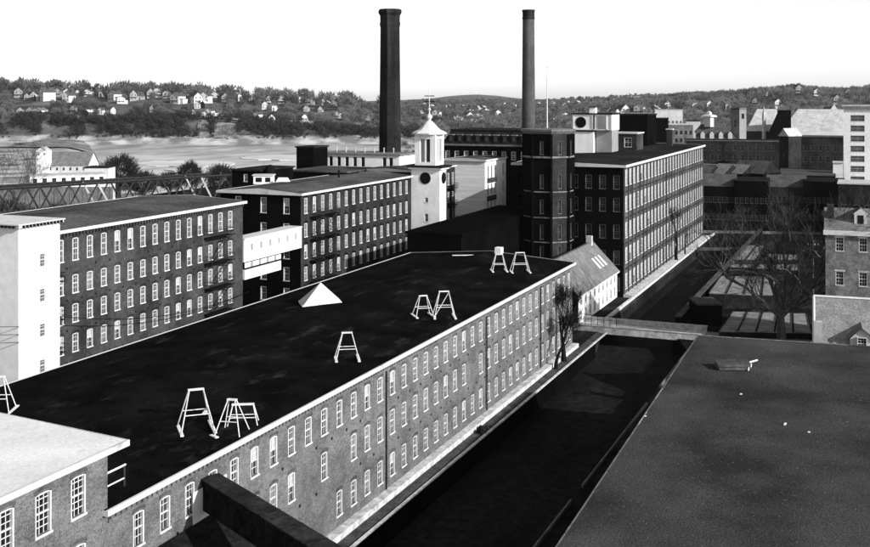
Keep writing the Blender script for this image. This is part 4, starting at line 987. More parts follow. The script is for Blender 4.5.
# plank fence with gap between the platforms
def fence(u0, u1, v, z, lab):
    a = PZ(u0, v, 0); b = P(u1, a.x*c + a.y*s); root = thing('plank_fence', (a.x, a.y, 0), lab, 'fence', 'dark plank fences right of the canal'); L_ = (b - a).length; ax = (b - a)/L_
    mb = MB(); n = int(L_/.5)
    for i in range(n):
        p0 = a + ax*(i*L_/n); p1 = a + ax*((i + .92)*L_/n); h = z + random.uniform(-.06, .06); mb.prism([(p0.x, p0.y), (p1.x, p1.y), (p1.x + c*.05, p1.y + s*.05), (p0.x + c*.05, p0.y + s*.05)], .05, h, M['stone_d'])
    mb.build('boards', root); mb = MB()
    for i in range(int(L_/3) + 1):
        q = a + ax*(i*3.0) + Vector((c*.15, s*.15, 0)); mb.box(q.x - .08, q.x + .08, q.y - .08, q.y + .08, 0, z, M['wood_d'])
    mb.build('post', root)
fence(724, 815, 309, 2.4, 'dark plank fence behind the nearest boarded platform'); fence(735, 812, 272, 2.6, 'dark plank fence behind the middle platform')
# white street lamp / pole
def pole():
    q = PZ(813, 322, 0); root = thing('utility_pole', (q.x, q.y, 0), 'thin dark utility pole right of the bare tree', 'pole')
    mb = MB(); mb.rev(0, 0, [(.16, 0), (.1, 13.5)], M['bark'], n=8); mb.build('post', root, off=(0, 0, 0)); mb = MB(); mb.box(-.07, .07, -.9, .9, 12.6, 12.75, M['bark']); mb.build('crossarm', root, off=(0, 0, 0))
    mb = MB()
    for y in (-.8, -.3, .3, .8): mb.rev(0, y, [(.05, 12.753), (.06, 12.95), (.02, 13.0)], M['trim'], n=6)
    mb.build('insulator', root, off=(0, 0, 0))
pole()
# ================================================================== row house and near house, right edge
def row_house():
    d = 157; a, b = P(825.5, d), P(905, d); LL = (b - a).length; ray = a.normalized(); b = a + Vector((ray.y, -ray.x, 0))*LL; ax = (b - a).normalized(); nn = Vector((-ax.y, ax.x, 0)); dep = 10; pa = [a, b, b + nn*dep, a + nn*dep]
    ze = ZV(232, d); zr = ZV(207, d + dep/2)
    root = thing('row_house', ((a.x+b.x)/2, (a.y+b.y)/2, 0), 'brick row house with dormers, chimney and white cornice at the right edge', 'house')
    mb = MB(); r1, r2 = ZV(250, d), ZV(284, d)
    wins = facade(mb, a, b, 0, ze, [1.95, 5.1, 8.2, 11], 1.15, [(2.2, 1.9), (r2, 1.95), (r1, 1.95)], M['brick_h'])
    for i in (1, 2, 3): facade(mb, pa[i], pa[(i+1) % 4], 0, ze, [], 1, [], M['brick_h'])
    mb.build('wall', root); gable_roof(root, pa, ze + .3, zr, M['slate_l'], 'x', M['brick_h'], over=.2); install(root, wins, 'sash')
    cn = MB(); p0 = a - ax*.3 - nn*.45; p1 = b - nn*.45; cn.prism([(p0.x, p0.y), (p1.x, p1.y), (p1.x + nn.x*.8, p1.y + nn.y*.8), (p0.x + nn.x*.8, p0.y + nn.y*.8)], ze - .35, ze + .28, M['trim']); cn.build('cornice', root)
    lt = MB()
    for w in wins:
        q = Vector(w[0]); p0 = q - ax*.75 - nn*.05; p1 = q + ax*.75 - nn*.05
        lt.prism([(p0.x, p0.y), (p1.x, p1.y), (p1.x + nn.x*.045, p1.y + nn.y*.045), (p0.x + nn.x*.045, p0.y + nn.y*.045)], q.z + w[3] + .01, q.z + w[3] + .22, M['granite'])
    lt.build('lintel', root)
    # dormer
    for u in (858.5, 893):
        q = a + ax*((u - 825.5)/FPX*d) + nn*1.6; g = MB(); w = .85; z0 = ze + 1.0; p0 = q - ax*w; p1 = q + ax*w; bk = nn*3.4; hh = 1.6
        g.prism([(p0.x, p0.y), (p1.x, p1.y), (p1.x + bk.x, p1.y + bk.y), (p0.x + bk.x, p0.y + bk.y)], z0, z0 + hh, M['white'])
        t = Vector((q.x, q.y, z0 + hh + .85)); P0 = Vector((p0.x, p0.y, z0 + hh + .003)) - ax*.2; P1 = Vector((p1.x, p1.y, z0 + hh + .003)) + ax*.2; g.face([P0, P1, t], M['white']); g.face([P0, t, t + bk, P0 + bk], M['slate']); g.face([P1, P1 + bk, t + bk, t], M['slate'])
        dm = g.build('dormer', root); gw = MB(); p0 = q - ax*.42 - nn*.03; p1 = q + ax*.42 - nn*.03; gw.prism([(p0.x, p0.y), (p1.x, p1.y), (p1.x + nn.x*.02, p1.y + nn.y*.02), (p0.x + nn.x*.02, p0.y + nn.y*.02)], z0 + .2, z0 + 1.45, M['glass']); gw.build('window', root)
    ch = MB(); q = a + ax*.7 + nn*3; ch.prism([(q.x + ax.x*k1 + nn.x*k2, q.y + ax.y*k1 + nn.y*k2) for k1, k2 in ((-.5, -.5), (.5, -.5), (.5, .9), (-.5, .9))], ze + .5, ZV(206, d), M['brick_c']); ch.build('chimney', root)
row_house()
def near_house():
    d = 128; a, b = P(817, d), P(930, d); LL = (b - a).length; ray = a.normalized(); b = a + Vector((ray.y, -ray.x, 0))*LL; ax = (b - a).normalized(); nn = Vector((-ax.y, ax.x, 0)); dep = 15; pa = [a, b, b + nn*dep, a + nn*dep]
    ze = ZV(350, d); zr = ZV(296, d + dep/2)
    root = thing('house', ((a.x+b.x)/2, (a.y+b.y)/2, 0), 'house with pale sheet roof and small gabled dormer behind the gravel roof', 'house')
    mb = MB(); mb.prism([(p.x, p.y) for p in pa], 0, ze, M['brick_h']); mb.build('wall', root); gable_roof(root, pa, ze + .01, zr, mat('weathered_sheet_roof', .22, .36, .5, fine=.35, fscale=5, bump=.3), 'x', M['brick_c'], over=.3)
    cp = MB(); 
    r0 = (pa[0] + pa[3])/2 - ax*.4; r1 = (pa[1] + pa[2])/2; cp.bar((r0.x, r0.y, zr + .05), (r1.x, r1.y, zr + .05), .18, m=M['trim'])
    e0 = pa[0] - ax*.35; cp.bar((e0.x, e0.y, ze + .08), (r0.x, r0.y, zr + .08), .16, m=M['trim']); cp.build('coping', root)
    q = a + ax*5.0 + nn*.7; g = MB(); w = 1.3; z0 = ze + .15; p0 = q - ax*w; p1 = q + ax*w; bk = nn*6; hh = 1.35
    g.prism([(p0.x, p0.y), (p1.x, p1.y), (p1.x + bk.x, p1.y + bk.y), (p0.x + bk.x, p0.y + bk.y)], z0, z0 + hh, M['white'])
    t = Vector((q.x, q.y, z0 + hh + 1.35)); P0 = Vector((p0.x, p0.y, z0 + hh + .003)) - ax*.35 - nn*.3; P1 = Vector((p1.x, p1.y, z0 + hh + .003)) + ax*.35 - nn*.3; T = t - nn*.3
    g.face([Vector((p0.x, p0.y, z0+hh+.003)), Vector((p1.x, p1.y, z0+hh+.003)), t], M['white']); g.face([P0, T, T + bk, P0 + bk], M['slate_l']); g.face([P1, P1 + bk, T + bk, T], M['slate_l']); g.build('dormer', root)
    wq = q - nn*.1; put_window(root, (wq.x - nn.x*.2, wq.y - nn.y*.2, z0 + .1), math.atan2(ax.y, ax.x), 1.1, 1.5, 'sash')
    ch = MB(); q = a + ax*.1 - nn*1.5; ch.prism([(q.x + ax.x*k1 + nn.x*k2, q.y + ax.y*k1 + nn.y*k2) for k1, k2 in ((-.45, -.45), (.45, -.45), (.45, .6), (-.45, .6))], 0, ZV(319, d), M['proof']); ch.build('chimney', root)
near_house()
# ================================================================== trees
def branch(mbT, mbC, p, dirv, L_, r, lev, maxlev, rng, spread, up=.12, nside=5, gnarl=.22):
    n = 4 if lev < 3 else 3; pts = [p.copy()]; d = dirv.normalized()
    for i in range(n):
        d = (d + Vector((rng.uniform(-1, 1), rng.uniform(-1, 1), rng.uniform(-1, 1)))*gnarl + Vector((0, 0, up))).normalized(); pts.append(pts[-1] + d*L_/n)
    rad = [r*(1 - .45*i/n) for i in range(n + 1)]
    (mbT if lev < 1 else mbC).tube(pts, rad, M['bark'] if lev < 3 else M['twig'], nside if lev < 3 else 3)
    if lev >= maxlev: return
    k = rng.choice((2, 3, 3)) if lev < 2 else rng.choice((3, 3, 4))
    for i in range(k):
        a = rng.uniform(0, 6.28); q = d.orthogonal().normalized(); q.rotate(__import__('mathutils').Quaternion(d, a)); sp = spread*rng.uniform(.6, 1.3)
        nd = (d*math.cos(sp) + q*math.sin(sp)); st = pts[-1] if i < 2 else pts[rng.choice((-2, -3))]
        branch(mbT, mbC, st, nd, L_*rng.uniform(.62, .86), max(.022, rad[-1]*(.88 if i == 0 else .72)), lev + 1, maxlev, rng, spread, up*.8, nside, gnarl)
def bare_tree(loc, h, label, seed=1, maxlev=5, spread=.5, r=None, group=None, lean=(0, 0), name='bare_tree', cat='tree', gn=.2):
    rng = random.Random(seed); t = thing(name, loc, label, cat, group); a, b = MB(), MB()
    branch(a, b, Vector((0, 0, -.05)), Vector((lean[0], lean[1], 1)), h*.27, r or h*.032, 0, maxlev, rng, spread, gnarl=gn)
    a.build('trunk', t, off=(0, 0, 0)); b.build('crown', t, off=(0, 0, 0)); return t
def big_tree():
    p = PZ(781, 345, 0); t = thing('bare_tree', (p.x, p.y, 0), 'large bare elm with forked trunk standing behind the gravel roof', 'tree'); a, b = MB(), MB(); rng = random.Random(11)
    Rt = Vector((s, -c, 0)); Fw = Vector((c, s, 0)); Z = Vector((0, 0, 1))
    a.tube([Vector((0, 0, -.1)), Z*2 + Rt*.1, Z*4.2 - Rt*.1], [.78, .64, .56], M['bark'], 8)
    f = Z*4.2 - Rt*.1
    limbs = [([(-.5, 7.0), (-1.2, 9.5), (-.8, 12)], .36, .7), ([(1.6, 6.4), (3.2, 8.2), (5.2, 11.5), (6.0, 13.5)], .45, -.8), ([(-2.4, 6.0), (-5.2, 8.6), (-8.0, 10.0), (-9.3, 13)], .26, .2), ([(.6, 7.2), (1.0, 11), (.5, 15)], .27, .4), ([(2.6, 5.8), (5.6, 7.0), (8.0, 9.5)], .2, .8)]
    for pts, r, fy in limbs:
        P_ = [f]; 
        for i, (x, z) in enumerate(pts): P_.append(Rt*x + Z*z + Fw*fy*(i + 1))
        rad = [r*(1 - .5*i/len(P_)) for i in range(len(P_))]; a.tube(P_, rad, M['bark'], 7)
        for i in range(1, len(P_)):
            for k in range(4 if i < len(P_) - 1 else 6):
                dd = (P_[i] - P_[i-1]).normalized() + Vector((rng.uniform(-1, 1), rng.uniform(-1, 1), rng.uniform(-.3, .9)))*.9
                branch(a, b, P_[i] - (P_[i] - P_[i-1])*rng.random()*.5, dd, rng.uniform(2.8, 4.4), rad[i]*.62, 1, 4 if k else 5, rng, .55, .06, 4, .26)
    a.build('trunk', t, off=(0, 0, 0)); b.build('crown', t, off=(0, 0, 0))
big_tree()
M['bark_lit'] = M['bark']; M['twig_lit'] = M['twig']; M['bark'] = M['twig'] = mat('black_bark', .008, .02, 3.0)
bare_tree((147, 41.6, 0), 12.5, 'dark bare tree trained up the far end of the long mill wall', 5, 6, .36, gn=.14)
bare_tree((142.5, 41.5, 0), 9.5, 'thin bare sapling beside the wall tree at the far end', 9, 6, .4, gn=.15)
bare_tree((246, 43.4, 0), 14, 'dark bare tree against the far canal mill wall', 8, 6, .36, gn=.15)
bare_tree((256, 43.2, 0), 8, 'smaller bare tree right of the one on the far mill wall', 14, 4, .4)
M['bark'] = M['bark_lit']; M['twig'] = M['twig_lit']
for (u, d, h, sd, lab) in ((838, 200, 12, 3, 'bare tree behind the chimney of the row house'), (823, 262, 11, 4, 'bare street tree between the warehouse and row house'), (790, 280, 12, 5, 'bare street tree before the black warehouse'), (742, 284, 11, 6, 'bare street tree at the left of the black warehouse')):
    p = P(u, d); bare_tree((p.x, p.y, 0), h, lab, sd, 5, .5, r=.25)
# mid trees at left, with bushy dense crowns
def bushy(u, v, d, h, w, label, seed, dark=True, n=900, mt='twig'):
    z = min(0, terr(u, d)) if d > 420 else 0; p = P(u, d, z); t = thing('bushy_tree', (p.x, p.y, z), label, 'tree', 'dark bushy trees by the river'); rng = random.Random(seed); a, b = MB(), MB()
    a.tube([Vector((0, 0, -.2)), Vector((.1, 0, h*.2)), Vector((0, .2, h*.45))], [.35, .26, .16], M['bark'], 6)
    for k in range(14):
        an = rng.uniform(0, 6.28); e = rng.uniform(.2, .9); q = Vector((math.cos(an)*w*.42, math.sin(an)*w*.42, h*(.35 + .55*e))); st = Vector((0, .05, h*rng.uniform(.15, .42)))
        b.tube([st, (st + q)/2 + Vector((0, 0, h*.04)), q], [.13, .08, .03], M['bark'], 4)
    for k in range(n):
        an = rng.uniform(0, 6.28); ph = math.acos(rng.uniform(-1, 1)); rr = rng.uniform(.3, 1)**.5*(.8 + .35*noise.noise(Vector((math.cos(an)*2, math.sin(an)*2, seed + math.cos(ph)*2))))
        q = Vector((math.cos(an)*math.sin(ph)*w/2*rr, math.sin(an)*math.sin(ph)*w/2*rr, h*.56 + math.cos(ph)*h*.44*rr)); dd = Vector((q.x, q.y, (q.z - h*.35))).normalized()*rng.uniform(.5, 1.3) + Vector((rng.uniform(-.5, .5), rng.uniform(-.5, .5), rng.uniform(-.3, .5)))
        b.bar(q, q + dd, .07, .03, M[mt], 3)
    a.build('trunk', t, off=(0, 0, 0)); b.build('crown', t, off=(0, 0, 0))
bushy(120, 170, 400, 16.5, 17, 'large dark bushy tree right of the grey roofed chapel', 1, n=6500)
bushy(143, 175, 392, 11, 13, 'lower bushy tree joined to the right side of the large dark tree', 2, n=3600)
bushy(105, 178, 372, 9, 11, 'small bush at the left foot of the large dark tree', 3, n=2200)
bushy(190, 172, 415, 13.5, 11, 'round bushy tree left of the black sheds', 4, n=3600)
bushy(170, 176, 412, 9, 11, 'low bush left of the round bushy tree', 5, n=2200)
bushy(221, 172, 400, 13, 13, 'dark bushy tree immediately behind the dark mill roof', 6, n=3800)
bushy(268, 160, 425, 16, 17, 'thin twiggy tree above the small roof monitor', 7, n=1900)
bushy(296, 160, 430, 15, 14, 'thin twiggy tree left of the black hoist house', 9, n=1300)
bushy(240, 160, 432, 11, 13, 'low thin bush between the dark bushy tree and the twiggy tree', 10, n=1200)
for k_, (u_, d_, h_, lab_) in enumerate(((10, 300, 9, 'tangled bush under the left end of the truss bridge'), (32, 296, 7, 'second tangled bush below the truss bridge'), (58, 300, 8, 'tangled bush before the middle of the long workshop'), (80, 292, 6, 'small tangled bush before the workshop end'), (152, 300, 9, 'dark brush behind the right half of the truss bridge'), (182, 300, 9, 'dark brush near the right end of the truss bridge'), (206, 300, 8, 'last dark bush before the brick mill behind the truss bridge'))):
    bushy(u_, 160, d_, h_, 11, lab_, 20 + k_, n=1300)
for (u, d, h, sd, lab) in ((12, 300, 26, 31, 'pale bare tree rising beyond the truss bridge at far left'), (30, 380, 25, 32, 'bare tree left of the church tower'), (-4, 330, 28, 33, 'bare tree cut by the left edge')):
    p = P(u, d); bare_tree((p.x, p.y, 0), h, lab, sd, 6, .5, r=.3)
bare_tree(tuple(P(253, 210)), 24, 'bare leafless tree tips above the black sheds', 35, 6, .42, r=.25)
# ================================================================== truss bridge
def truss():
    d0, d1 = 215, 262; a, b = P(-40, d0), P(236, d1); ax = (b - a).normalized(); L_ = (b - a).length; nn = Vector((-ax.y, ax.x, 0))
    root = thing('truss_bridge', (a.x, a.y, 0), 'dark iron lattice truss bridge running behind the grey mill roof', 'bridge')
    z0, z1 = 12.6, 18.4; I = M['iron']; 
    for off in (0, 7):
        o = nn*off; ch = MB()
        def pt(t, z): q = a + ax*t + o; return (q.x, q.y, z)
        z1b = z1 - (0 if off == 0 else .0)
        ch.bar(pt(0, z1), pt(L_, z1), .3, m=I); ch.bar(pt(0, z0), pt(L_, z0), .3, m=I); ch.build('chord', root)
        n = int(L_/6.2)
        for k in range(n):
            w = MB(); t0 = k*L_/n; t1 = (k + 1)*L_/n; tm = (t0 + t1)/2
            w.bar(pt(t0, z0), pt(tm, z1), .26, m=I); w.bar(pt(tm, z1), pt(t1, z0), .26 if k % 3 else .14, m=I if k % 4 else M['proof']); w.bar(pt(tm, z0), pt(tm, z1), .07, m=I); w.bar(pt(t0, z1), pt(t0 + (t1-t0)*.25, z0), .05, m=I); w.build('web_member', root)
    dk = MB(); q = [a, b, b + nn*7, a + nn*7]; dk.prism([(p.x, p.y) for p in q], z0 - .7, z0 - .31, M['wood_d']); dk.build('deck', root)
    for t in (.1, .5, .9):
        p = a + ax*(L_*t) + nn*3.5; pr = MB(); pr.prism([(p.x + ax.x*k1 + nn.x*k2, p.y + ax.y*k1 + nn.y*k2) for k1, k2 in ((-1.2, -4.5), (1.2, -4.5), (1.2, 4.5), (-1.2, 4.5))], 0, z0 - .703, M['granite']); pr.build('pier', root)
truss()
# long white workshop and grey roofed church at left
r_, pa = front_block('workshop', 'long low whitewashed workshop with dark openings below the grey roofed church', 'workshop', 30, 106, 330, 10, ZV(177, 330), M['siding'], M['proof'], 8, [(ZV(184, 330), 1.6)], 1.3, skew=10)
front_block('shed', 'narrow white flat roofed shed at the right end of the workshop', 'shed', 84, 108, 350, 8, ZV(168, 350), M['white'], M['stone_d'])
r_, pa = front_block('chapel', 'white chapel with long grey slate roof across the river', 'chapel', 47, 87, 420, 15, ZV(166.5, 420), M['white'], None, 6, [(ZV(170, 420), 1.0)], .8); gable_roof(r_, pa, ZV(166.5, 420), ZV(151.5, 428), M['slate_l'], 'x', M['white'], .4)
r_, pa = front_block('chapel_tower', 'pale square belfry tower with two dark openings left of the chapel', 'tower', 36, 47, 417, 5, ZV(151, 417), M['siding'], None, 2, [(ZV(155, 417), .9)], .8, style='slit'); gable_roof(r_, pa, ZV(151, 417), ZV(147, 417), M['proof'], 'y', M['siding'], .3)
a, b = P(-20, 322), P(112, 322); mb = MB(); mb.prism([(a.x, a.y), (b.x, b.y), (b.x + c, b.y + s), (a.x + c, a.y + s)], 0, ZV(187, 322), M['slate_l']); tag(mb.build('retaining_wall', off=(a.x, a.y, 0)), 'grey retaining wall below the whitewashed workshop behind the truss bridge', 'wall')
# ================================================================== hill houses
def house_meshes(wm_, rm_, kx, ky, kz, rr, wing):
    w = MB(); w.box(-kx/2, kx/2, -ky/2, ky/2, -2.5, kz, wm_); w.face([(-kx/2, -ky/2, kz), (kx/2, -ky/2, kz), (0, -ky/2, kz + rr)], wm_); w.face([(-kx/2, ky/2, kz), (kx/2, ky/2, kz), (0, ky/2, kz + rr)], wm_)
    for z in (1.0, 3.9):
        for x in (-kx/4, kx/4):
            w.box(x - .5, x + .5, -ky/2 - .05, -ky/2 - .004, z, z + 1.6, M['glass2'])
        for y in (-ky/4, ky/4): w.box(-kx/2 - .05, -kx/2 - .004, y - .5, y + .5, z, z + 1.6, M['glass2'])
    if wing: w.box(kx/2 + .003, kx/2 + 3.5, -ky/3, ky/3, -2.5, kz*.6, wm_); w.box(-kx/2 + .3, kx/2 - .3, -ky/2 - 1.8, -ky/2 - .06, 2.6, 2.85, rm_)
    r = MB(); o = .5; t = rr/(kx/2)
    for sg in (-1, 1): r.face([(sg*(kx/2 + o), -ky/2 - o, kz - t*o), (sg*(kx/2 + o), ky/2 + o, kz - t*o), (0, ky/2 + o, kz + rr + .05), (0, -ky/2 - o, kz + rr + .05)], rm_)
    if wing: r.box(kx/2 + .01, kx/2 + 3.8, -ky/3 - .3, ky/3 + .3, kz*.6 + .003, kz*.6 + .25, rm_)
    r.box(.9, 1.7, -.4, .4, kz, kz + rr + 1.2, M['brick_c'])
    return w.mesh('wall'), r.mesh('roof')
HP = [house_meshes(M['hw'], M['slate'], 7.5, 10, 6, 3.4, False), house_meshes(M['hw'], M['slate'], 8.5, 9, 6.4, 3.0, True), house_meshes(M['hg'], M['slate'], 8, 11, 6, 3.6, True), house_meshes(M['hd'], M['proof'], 9, 11, 6, 3.0, False), house_meshes(M['hw'], M['slate_l'], 11, 9, 7, 2.4, True)]
COLN = ['white narrow', 'white', 'grey', 'dark walled', 'broad white']
ORD = 'first second third fourth fifth sixth seventh eighth ninth tenth eleventh twelfth thirteenth fourteenth fifteenth sixteenth seventeenth eighteenth nineteenth twentieth'.split()
TENS = {2: 'twenty', 3: 'thirty', 4: 'forty', 5: 'fifty', 6: 'sixty'}
def ordw(i):
    if i < 20: return ORD[i]
    t, r = divmod(i + 1, 10); return (TENS[t] + '-' + ORD[r - 1]) if r else TENS[t][:-1] + 'ieth'
def put_house(u, d, k, rot, sc, label, group):
    z = terr(u, d) - .3; p = P(u, d, z); t = thing('house', (p.x, p.y, z), label, 'house', group)
    for nm, me in zip(('wall', 'roof'), HP[k]):
        o = bpy.data.objects.new(nm, me); COL.objects.link(o); o.parent = t
    t.rotation_euler.z = rot; t.scale = (sc, sc, sc)
rng = random.Random(5)
def tier(items, where, group, ordinals=True):
    items.sort()
    for i, (u, d, k, sc) in enumerate(items):
        base = '%s gabled house, %s from the left %s' % (COLN[k], ordw(i), where) if ordinals else 'tiny pale house %s' % where
        put_house(u, d, k, F_ROT + rng.uniform(-.9, .9), sc, base, group)
crest = [(47, 1230, 0, 1.5), (69, 1240, 0, 1.25), (18, 1260, 2, 1.2), (32, 1250, 2, 1.0), (58, 1300, 2, 1.0), (115, 1230, 1, 1.3), (121, 1215, 4, .8), (130, 1250, 2, 1.2), (178, 1230, 1, 1.4), (196, 1230, 0, 1.3), (206, 1235, 0, 1.4), (147, 1310, 2, 1.3), (158, 1320, 4, 1.2), (216, 1290, 1, 1.2), (223, 1270, 2, 1.1), (238, 1300, 4, 1.1), (281, 1310, 4, 1.2), (298, 1310, 4, 1.25), (309, 1300, 2, .9), (322, 1310, 1, 1.0), (334, 1320, 2, .9), (100, 1320, 2, 1.0), (88, 1330, 1, 1.0), (188, 1310, 2, .9), (251, 1320, 2, 1.0), (268, 1310, 1, .9), (168, 1280, 4, .9), (139, 1285, 1, .9)]
crest += [(rng.uniform(4, 340), rng.uniform(1190, 1345), rng.choice((0, 1, 2, 2, 4, 3)), rng.uniform(.6, 1.0)) for _ in range(22)]
tier(crest, 'along the crest of the left hillside', 'houses along the crest of the left hillside')
slope = [(102, 1140, 0, .8), (111, 1140, 0, .8), (193, 1120, 0, .7), (210, 1130, 1, .9), (219, 1140, 2, .8), (258, 1130, 0, .85), (270, 1090, 0, .95), (303, 1140, 1, .7), (40, 1110, 4, 1.1), (32, 1130, 2, 1.0), (75, 1150, 2, .8), (150, 1150, 2, .8), (205, 1100, 1, .7), (338, 1180, 1, .8), (20, 1130, 2, .9), (90, 1120, 3, .8)]
tier(slope, 'halfway up the left hillside', 'houses halfway up the left hillside')
pl = []
while len(pl) < 120:
    u = rng.uniform(398, 700); d = rng.uniform(1250, 2900)
    if u < 430 and d < 1500: continue
    if abs(u - 528) < 8: continue
    pl.append((u, d, rng.choice((0, 0, 1, 1, 2, 3, 4)), rng.uniform(.9, 1.25)))
tier(pl, 'among bare trees on the distant plain', 'tiny houses on the distant plain', False)
rh = [(607, 1300, 1, 1.2), (614, 1290, 0, 1.1), (623, 1310, 0, 1.4), (632, 1330, 2, 1.1), (640, 1300, 1, 1.4), (645, 1340, 0, 1.2), (600, 1310, 4, 1.1), (592, 1330, 1, 1.1), (691, 1320, 1, 1.5), (776, 1300, 1, 1.1), (755, 1340, 2, 1.0), (829, 1200, 0, 1.5), (835, 1340, 2, 1.2), (797, 1450, 2, 1.2), (815, 1420, 1, 1.0), (765, 1420, 0, .8), (725, 1300, 2, 1.1), (706, 1310, 4, 1.1), (680, 1340, 2, 1.0), (655, 1290, 3, 1.2), (665, 1330, 1, 1.1), (848, 1440, 2, 1.0), (583, 1340, 1, 1.2), (575, 1320, 2, 1.1)]
tier(rh, 'on the wooded right hillside', 'houses on the right hillside')
# ---- woods (masses of far bare trees): one object per hillside
def tree_pts(rng, h, n):
    out = []
    for k in range(n):
        an = rng.uniform(0, 6.28); ph = math.acos(rng.uniform(-1, 1)); rr = rng.uniform(.35, 1)**.5
        q = (math.cos(an)*math.sin(ph)*h*.36*rr, math.sin(an)*math.sin(ph)*h*.36*rr, h*.6 + math.cos(ph)*h*.4*rr); out.append((q, (q[0]*.35 + rng.uniform(-.5, .5), q[1]*.35 + rng.uniform(-.5, .5), (q[2] - h*.3)*.25 + rng.uniform(-.3, .6))))
    return out
PT = [tree_pts(rng, 10, n) for n in (70, 90, 60, 80)]
def woods(name, label, spots, mt):
    V = []; Fc = []
    for (u, d, sc) in spots:
        z = terr(u, d) - .4; p = P(u, d, z); pr = rng.choice(PT); a = rng.uniform(0, 6.28); ca, sa = math.cos(a), math.sin(a); tw = .2*sc + .0002*d
        i = len(V); V += [(p.x - .3*sc, p.y, z - 1), (p.x + .3*sc, p.y, z - 1), (p.x, p.y, z + 6*sc)]; Fc.append((i, i+1, i+2)); i = len(V); V += [(p.x, p.y - .3*sc, z - 1), (p.x, p.y + .3*sc, z - 1), (p.x, p.y, z + 6*sc)]; Fc.append((i, i+1, i+2))
        for (q, dd) in pr:
            x, y, zz = (q[0]*ca - q[1]*sa)*sc, (q[0]*sa + q[1]*ca)*sc, q[2]*sc; dx, dy, dz = (dd[0]*ca - dd[1]*sa)*sc*1.6, (dd[0]*sa + dd[1]*ca)*sc*1.6, dd[2]*sc*1.4
            i = len(V); V += [(p.x + x - s*tw, p.y + y + c*tw, z + zz), (p.x + x + s*tw, p.y + y - c*tw, z + zz), (p.x + x + dx, p.y + y + dy, z + zz + dz)]; Fc.append((i, i+1, i+2))
    me = bpy.data.meshes.new(name); me.from_pydata(V, [], Fc); me.materials.append(mt); o = bpy.data.objects.new(name, me); COL.objects.link(o); o['kind'] = 'stuff'; o['label'] = label
sp = []
while len(sp) < 5200:
    u = rng.uniform(-60, 400); d = rng.triangular(1000, 1420, 1190); dens = noise.noise(Vector((u*.03, d*.01, 5)))
    if d < 1250 and dens < -.15 and rng.random() < .7: continue
    if 1062 < d < 1118 and 60 < u < 330: continue
    if d < 1065 and (abs(u - 226) < 13 or abs(u - 204) < 6 or abs(u - 108) < 9): continue
    if abs(u - 366) < 12 and rng.random() < .8: continue
    if any(abs(h[0] - u) < 5 and -60 < h[1] - d < 130 and d < h[1] for h in crest + slope) : continue
    sp.append((u, d, (rng.uniform(.5, 1.1) if rng.random() < .85 else rng.uniform(1.2, 1.9)) if d > 1250 else (rng.uniform(.4, .85) if d > 1100 else rng.uniform(.3, .6))))
br = []
while len(br) < 3400:
    u = rng.uniform(-30, 420); d = rng.triangular(972, 1100, 1000)
    if noise.noise(Vector((u*.05, d*.03, 9))) < -.12 or rng.random() > sm(-30, 120, u) + .25: continue
    if d < 1055 and (abs(u - 226) < 12 or abs(u - 204) < 6): continue
    if 1066 < d < 1092: continue
    br.append((u, d, rng.uniform(.15, .38) if rng.random() < .7 else rng.uniform(.4, .85)))
woods('bluff_brush', 'dark brush covering the face of the river bluff', br, M['twig'])
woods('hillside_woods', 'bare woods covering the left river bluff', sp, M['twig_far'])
sp = [(rng.uniform(385, 720), 1050 + 2800*rng.random()**1.4, rng.uniform(.6, 1.2)) for _ in range(2600)]
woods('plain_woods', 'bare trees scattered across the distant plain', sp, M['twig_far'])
sp = []
while len(sp) < 3200:
    u = rng.uniform(560, 960); d = rng.triangular(1050, 1620, 1450)
    if any(abs(h[0] - u) < 4 and -40 < h[1] - d < 130 and d < h[1] for h in rh): continue
    sp.append((u, d, rng.uniform(.6, 1.15)))
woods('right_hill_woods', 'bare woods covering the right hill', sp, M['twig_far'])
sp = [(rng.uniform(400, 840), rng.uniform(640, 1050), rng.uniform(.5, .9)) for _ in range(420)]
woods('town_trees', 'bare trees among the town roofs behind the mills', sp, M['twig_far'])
# road along the bluff, bare slips of sand
def drape(name, uv, mt, dz=.5):
    m_ = MB(); k = m_.mi(mt); idx = []
    for row in uv:
        r = []
        for (u, d) in row: p = P(u, d, terr(u, d) + dz); r.append(len(m_.v)); m_.v.append(tuple(p))
        idx.append(r)
    for i in range(len(idx) - 1):
        for j in range(len(idx[0]) - 1): m_.f.append((idx[i][j], idx[i+1][j], idx[i+1][j+1], idx[i][j+1])); m_.m.append(k)
    kind(m_.build(name), 'structure')
drape('road', [[(u, 1080 + 6*math.sin(u*.05)), (u, 1096 + 6*math.sin(u*.05)), (u, 1112 + 6*math.sin(u*.05))] for u in range(60, 330, 4)], mat('road_gravel', .28, .55, .03, fine=.4, fscale=.08))
slip = mat('sandy_slip', .09, .24, .06, fine=.5, fscale=.15)
for (uc, hw_, dA, dB) in ((226, 13, 975, 1050), (204, 6, 975, 1040), (366, 14, 1060, 1330), (60, 62, 800, 968)):
    drape('sand_slope', [[(uc + hw_*q*(1.15 - .9*tt)*(1 + .5*noise.noise(Vector((q*1.5 + uc, tt*6, uc)))) + 4*noise.noise(Vector((tt*4, uc, 1))), dA + (dB - dA)*tt + 10*noise.noise(Vector((q*4, tt, uc)))) for tt in [i_/14 for i_ in range(15)]] for q in [i_/7 - 1 for i_ in range(15)]], slip, .7)
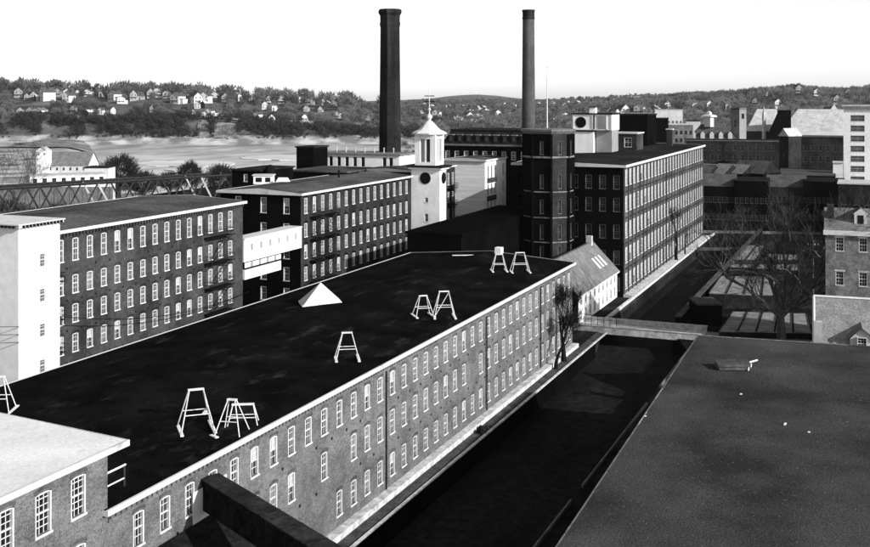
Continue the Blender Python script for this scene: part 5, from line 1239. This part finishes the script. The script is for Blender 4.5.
# individually visible skyline trees
for (u, d, h, sd, lab) in ((66, 1290, 19, 41, 'tall spreading bare tree left of centre on the left hill crest'), (82, 1300, 18, 42, 'tall bare tree right of the spreading one on the hill crest'), (137, 1300, 15, 43, 'bare crest tree above the grey gabled houses'), (240, 1240, 15, 44, 'dark round crest tree above the broad river bluff'), (269, 1240, 15, 45, 'dark crest tree left of the two broad white houses'), (310, 1290, 16, 46, 'thin bare tree right of the broad white crest houses')):
    z = terr(u, d) - .4; p = P(u, d, z); bare_tree((p.x, p.y, z), h, lab, sd, 5, .5, r=.45, group='skyline trees on the left hill')
# ================================================================== overhead wire
mb = MB(); A = Vector((92.2, 82.0, 13.4)); B = Vector((131, 83.2, 9.6)); pts = [A + (B - A)*t + Vector((0, 0, -1.6*4*t*(1 - t))) for t in [i/14 for i in range(15)]]; mb.tube(pts, [.05]*15, M['black'], 4); tag(mb.build('overhead_wire', off=tuple(A)), 'dark sagging wire strung in front of the brick mill', 'wire')
for k in range(3):
    mb = MB(); A = Vector((86, 82.05, 13.5 - k*.8)); B = Vector((70, 96, 17.5 - k*1.1)); pts = [A + (B - A)*t + Vector((0, 0, -.6*4*t*(1 - t))) for t in [i/10 for i in range(11)]]; mb.tube(pts, [.04]*11, M['black'], 4); tag(mb.build('overhead_wire', off=tuple(A)), 'overhead wire, %s of three crossing the white tower' % ('uppermost', 'middle one', 'lowest')[k], 'wire', 'wires crossing the white tower')

# ================================================================== light, sky, camera
SUN = Vector((-.2, -.90, .415)).normalized(); el = math.asin(SUN.z)
w = bpy.data.worlds.new('World'); bpy.context.scene.world = w; w.use_nodes = True; nt = w.node_tree; bg = nt.nodes['Background']
sky = nt.nodes.new('ShaderNodeTexSky'); sky.sky_type = 'NISHITA'; sky.sun_disc = False; sky.sun_elevation = el; sky.sun_rotation = math.atan2(SUN.x, SUN.y); sky.altitude = 0; sky.air_density = 1.0; sky.dust_density = 0.6; sky.ozone_density = 1
bw = nt.nodes.new('ShaderNodeRGBToBW'); nt.links.new(sky.outputs[0], bw.inputs[0]); nt.links.new(bw.outputs[0], bg.inputs['Color']); bg.inputs['Strength'].default_value = .138
sl = bpy.data.lights.new('sun', 'SUN'); sl.energy = 4.3; sl.angle = R(.53); sl.color = (1, 1, 1); so = bpy.data.objects.new('sun', sl); COL.objects.link(so); so.rotation_euler = (-SUN).to_track_quat('-Z', 'Y').to_euler()
HAZE = .000022
if HAZE:
    hm = bpy.data.materials.new('haze'); hm.use_nodes = True; hm.node_tree.nodes.clear(); out = hm.node_tree.nodes.new('ShaderNodeOutputMaterial'); vp = hm.node_tree.nodes.new('ShaderNodeVolumePrincipled'); vp.inputs['Density'].default_value = HAZE; vp.inputs['Color'].default_value = (.95, .95, .95, 1); vp.inputs['Anisotropy'].default_value = .3; hm.node_tree.links.new(vp.outputs[0], out.inputs['Volume'])
    mb = MB(); mb.box(-9000, 10500, -10000, 10500, -14, 66, hm); o = mb.build('haze'); kind(o, 'stuff', 'thin pale haze over the river valley and town')
cam = bpy.data.cameras.new('camera'); cam.sensor_width = 36; cam.lens = 36*FPX/870; cam.shift_y = -(273.5 - V0)/870; cam.clip_end = 30000; cam.clip_start = .5
co = bpy.data.objects.new('camera', cam); COL.objects.link(co); co.location = (0, 0, H)
co.rotation_euler = Vector((c, s, 0)).to_track_quat('-Z', 'Y').to_euler()
sc = bpy.context.scene; sc.camera = co
sc.view_settings.view_transform = 'Standard'; sc.view_settings.look = 'None'; sc.view_settings.gamma = 1; sc.view_settings.exposure = .6; sc.view_settings.use_curve_mapping = False
sc.cycles.max_bounces = 5; sc.cycles.volume_bounces = 1; sc.cycles.use_denoising = True
